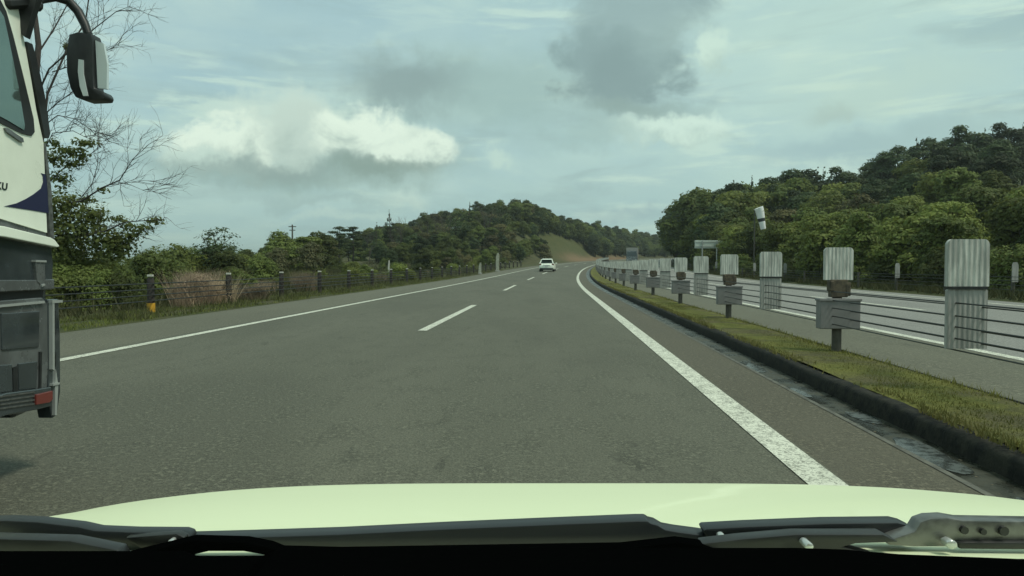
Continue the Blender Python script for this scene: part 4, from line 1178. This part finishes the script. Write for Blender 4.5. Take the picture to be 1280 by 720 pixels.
    plate('grab_bar', [(64, 462), (66.5, 482), (64, 520), (61.5, 520), (62.5, 484)], -.01, .016, M['chrome'], cc)
    plate('bar_bracket', [(60, 375), (73, 375), (73, 378), (60, 379)], -.01, .022, M['chrome'], cc)
    plate('bar_bracket', [(59, 480), (67, 478.5), (67, 481), (59, 483)], -.01, .022, M['chrome'], cc)
    plate('dark_slot', [(64.5, 388), (68, 388), (67.5, 418), (64, 418)], -.01, .004, M['black'], cc)
    plate('dark_slot', [(64, 440), (67.5, 440), (67, 458), (63.5, 458)], -.01, .004, M['black'], cc)
    obj('bumper', MB().prism([(3.7, .33), (3.96, .36), (4.0, .55), (4.0, .88), (3.93, .92), (3.7, .92)], 'x', XL, XS - .08), M['truckgrey'], t, bevel=.02)
    for zx in (XL + .25, XS - .45): obj('headlight', MB().box((zx + .1, 4.0, .72), (.34, .05, .18)), M['chrome'], t, bevel=.02)
    # chassis, wheels, cargo body
    obj('chassis', MB().box((-3.7, -1.0, .72), (.9, 8.6, .3)), M['black'], t)
    for wy in (2.75, -2.6):
        for sx in (-1, 1):
            cx = -3.69 + sx * .98
            w = obj('wheel', MB().tube([(cx - .13, wy, .43), (cx + .13, wy, .43)], .43, 28), M['tyre'], t, smooth=True)
            obj('rim', MB().tube([(cx + sx * .10, wy, .43), (cx + sx * .14, wy, .43)], .25, 18), M['galv'], w, smooth=True)
    obj('cargo_box', MB().box((-3.69, -1.35, 2.1), (2.26, 6.6, 2.3)), M['white'], t, bevel=.02)
    obj('side_guard', MB().box((XS - .12, -.2, .62), (.04, 3.6, .3)), M['galv'], t)
    # roof bracket, mirror arm and mirror
    YM = 3.98
    br = MB().tube([px(-20, 4, 3.55), px(18, 8, 3.62), px(40, 6, 3.72), px(56, 12, 3.80)], [.030, .034, .036, .03], 8)
    br.prism([(px(26, 0, 3.7)[0], px(0, -10, 3.7)[2]), (px(58, 0, 3.7)[0], px(0, -10, 3.7)[2]), (px(46, 0, 3.7)[0], px(0, 24, 3.7)[2]), (px(38, 0, 3.7)[0], px(0, 50, 3.7)[2]), (px(33, 0, 3.7)[0], px(0, 46, 3.7)[2])], 'y', 3.70, 3.74)
    obj('mirror_bracket', br, M['black'], t, bevel=.003)
    arm = [(40, 30, 3.75), (44, 14, 3.80), (58, 3, 3.86), (76, 0, 3.92), (92, 5, 3.97), (104, 18, 4.0), (112, 34, 4.0), (116, 46, 4.0)]
    obj('mirror_arm', MB().tube([px(*a) for a in arm], [.022, .024, .026, .026, .026, .025, .024, .022], 10), M['black'], t, smooth=True)
    def pf(x, y, Y=YM): a = px(x, y, Y); return (a[0], a[2])
    ou = [(92, 46), (102, 43), (119, 44), (121, 52), (121, 80), (122, 112), (132, 116), (135, 121), (133, 126), (110, 127), (98, 123), (92, 112), (88, 92), (88, 66)]
    ho = obj('mirror_housing', MB().prism([pf(*p) for p in ou], 'y', YM, YM + .10), M['black'], t, bevel=.008, smooth=True)
    gl = [(122, 52), (132, 56), (136, 80), (135, 112), (124, 111), (123, 80)]
    obj('sky_painted_mirror', MB().prism([pf(*p) for p in gl], 'y', YM + .02, YM + .04), M['mirror'], ho)
    gs = [(104, 77), (110, 78), (110, 95), (113, 112), (115, 122), (109, 122), (105, 110), (103, 92)]
    obj('mirror_reflection_strip', MB().prism([pf(*p) for p in gs], 'y', YM - .006, YM + .01), M['mirror'], ho)  # grey reflection on the housing, built as a pale solid strip
truck()

# ------------------------------------------------------------------ the car the view is taken from
def own_car():
    xc = .12
    t = thing('bonnet_car', (xc, .9, 0), 'cream white car whose bonnet and wipers fill the foreground', 'car')
    yp = [.52, .60, .70, .85, 1.0, 1.1, 1.18, 1.25, 1.33, 1.42, 1.5, 1.56, 1.60, 1.62]
    zp = [.912, .897, .878, .848, .813, .788, .770, .751, .722, .68, .62, .54, .44, .30]
    us = np.concatenate([[-.885, -.883, -.875, -.86, -.84], np.linspace(-.82, .82, 41), [.84, .86, .875, .883, .885]])
    rows = []
    for y, z in zip(yp, zp):
        row = []
        for u in us:
            zz = z - .0856 * u ** 4
            e = max(0, abs(u) - .82)
            zz -= min(.5, 14 * e * e + (0 if e < .055 else (e - .055) * 40))
            zz = max(zz, .25)
            yy = y - .10 * max(0, abs(u) - .3) ** 2 * (1 if y > 1.3 else 0)
            row.append((xc + u, yy, zz))
        rows.append(row)
    bm_ = MB().grid(np.array(rows))
    obj('bonnet', bm_, M['bonnet'], t, smooth='all')
    for sx in (-1, 1):
        x = xc + sx * .88
        obj('fender', MB().prism([(.0, .32), (.45, .30), (.50, .55), (.62, .68), (.82, .72), (1.0, .68), (1.12, .55), (1.17, .3), (1.55, .3), (1.56, .5), (1.45, .6), (1.2, .7), (.9, .775), (.0, .80)], 'x', x - .02, x + .01), M['bonnet'], t, bevel=.008)
        w = obj('wheel', MB().tube([(x - sx * .2, .83, .31), (x - sx * .01, .83, .31)], .31, 24), M['tyre'], t, smooth=True)
        obj('rim', MB().tube([(x - sx * .03, .83, .31), (x + sx * .0, .83, .31)], .2, 16), M['galv'], w, smooth=True)
    obj('lower_body', MB().box((xc, .2, .5), (1.66, 1.9, .42)), M['black'], t)
    obj('roof', MB().loft([[(xc - .62, y, z - .03), (xc - .60, y, z), (xc, y, z + .03), (xc + .60, y, z), (xc + .62, y, z - .03)] for y, z in ((.10, 1.36), (-.1, 1.41), (-.6, 1.46), (-1.2, 1.44), (-1.9, 1.34))]), M['bonnet'], t, smooth=True)  # out of view, added to shade the dashboard
    for sx in (-1, 1):
        obj('pillar', MB().tube([(xc + sx * .80, .50, .86), (xc + sx * .72, .30, 1.10), (xc + sx * .61, .08, 1.36)], [.04, .035, .035], 8), M['bonnet'], t, smooth=True)
    # black cowl and dashboard
    cw = MB().prism([(.30, .70), (.55, .70), (.55, .86), (.50, .885), (.43, .90), (.30, .90)], 'x', xc - .86, xc + .86)
    obj('cowl', cw, M['dash'], t)
    edge = [(-1400, 694), (0, 693), (226, 693), (240, 699), (325, 699), (342, 692), (700, 689), (1000, 689), (1060, 691), (1130, 697), (1280, 703), (2400, 706)]
    dv = MB()
    tops = [(px(x, y, .42)[0], px(x, y, .42)[2]) for x, y in edge]
    dv.loft([[(x, .425, .5), (x, .425, z - .006), (x, .42, z), (x, .40, z + .001), (x, -.1, .93), (x, -.35, .5)] for x, z in tops])
    obj('dashboard', dv, M['dash'], t, bevel=0)
    # wipers: dark blades lying across the foot of the windscreen
    def w(name, pts, Y0, Y1, m, parent=t, bevel=.0015):
        return obj(name, MB().prism([(px(x, y, Y0)[0], px(x, y, Y0)[2]) for x, y in pts], 'y', Y0, Y1), m, parent, bevel=bevel, smooth=True)
    a = w('wiper', [(-60, 655), (0, 654), (40, 656), (90, 662), (112, 667), (160, 669), (222, 669.5), (230, 672), (233, 678), (218, 692), (180, 694), (100, 690), (-60, 690)], .60, .615, M['rubber'])
    w('wiper_hinge', [(150, 676), (215, 671), (226, 676), (214, 689), (170, 690)], .592, .602, M['black'], a)
    w('pivot_bolt', [(81, 692), (86, 690), (90, 692), (90, 696), (86, 698), (81, 696)], .575, .585, M['chrome'], a)
    w('pivot_bolt', [(204, 680), (209, 679), (211, 682), (209, 685), (204, 684)], .585, .594, M['chrome'], a)
    w('wiper_arm', [(-60, 676), (80, 680), (140, 692), (150, 712), (-60, 712)], .565, .58, M['black'], a)
    b = w('wiper', [(226, 678), (300, 676), (420, 672), (560, 665), (700, 659), (800, 655), (812, 655), (816, 658), (824, 660), (834, 666), (850, 669), (880, 673), (900, 676), (902, 692), (232, 694)], .605, .625, M['rubber'])
    w('wiper_arm', [(232, 680), (300, 682), (330, 688), (345, 694), (420, 696), (780, 690), (850, 682), (880, 686), (905, 695), (905, 712), (330, 712), (328, 699), (300, 694), (255, 694), (234, 699), (226, 712), (120, 712), (150, 700)], .57, .585, M['dash'], b)
    c = w('wiper', [(882, 667), (886, 665), (940, 662), (1040, 658), (1128, 657), (1140, 660), (1152, 666), (1150, 682), (1060, 684), (1000, 686), (890, 682)], .60, .618, M['rubber'])
    w('wiper_arm', [(880, 684), (930, 678), (1000, 672), (1060, 672), (1110, 672), (1130, 682), (1075, 684), (1060, 688), (1100, 700), (1120, 712), (880, 712)], .575, .59, M['black'], c)
    w('pivot_bolt', [(901, 675), (905, 672), (910, 673), (912, 678), (908, 681), (902, 680)], .588, .597, M['chrome'], c)
    w('pivot_bolt', [(1011, 687), (1015, 683), (1021, 684), (1023, 689), (1018, 693), (1012, 691)], .56, .574, M['chrome'], c)
    d = w('wiper_linkage', [(1112, 681), (1135, 673), (1150, 668), (1157, 656), (1170, 651.5), (1190, 650.5), (1210, 654), (1320, 656), (1320, 680), (1210, 681), (1195, 688), (1150, 688), (1118, 686)], .585, .60, M['silver'])
    for x, y, r in ((1213, 667, 5), (1263, 668, 6), (1237, 669, 4)):
        w('hole', [(x + r * math.cos(q), y + r * math.sin(q)) for q in np.linspace(0, 5.6, 9)], .582, .5855, M['black'], d, 0)
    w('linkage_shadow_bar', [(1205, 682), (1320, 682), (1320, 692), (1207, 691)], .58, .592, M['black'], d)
    w('pivot_bolt', [(1190, 682), (1197, 679), (1204, 682), (1205, 689), (1198, 692), (1191, 689)], .572, .582, M['chrome'], d)
own_car()
print('trees right', cnt, 'objects', len(bpy.data.objects))

# ------------------------------------------------------------------ thin summer haze
hm = bpy.data.materials.new('thin_haze'); hm.use_nodes = True
hn = hm.node_tree.nodes; hn.remove(hn['Principled BSDF'])
pv = hn.new('ShaderNodeVolumePrincipled'); pv.inputs['Density'].default_value = .00035; pv.inputs['Color'].default_value = (.80, .90, .88, 1)
pv.inputs['Anisotropy'].default_value = .2
hm.node_tree.links.new(pv.outputs[0], hn['Material Output'].inputs['Volume'])
hz = obj('haze', MB().box((0, 0, 45), (10400, 10400, 100)), hm)
hz['kind'] = 'stuff'; hz['label'] = 'thin pale haze hanging over the whole valley'
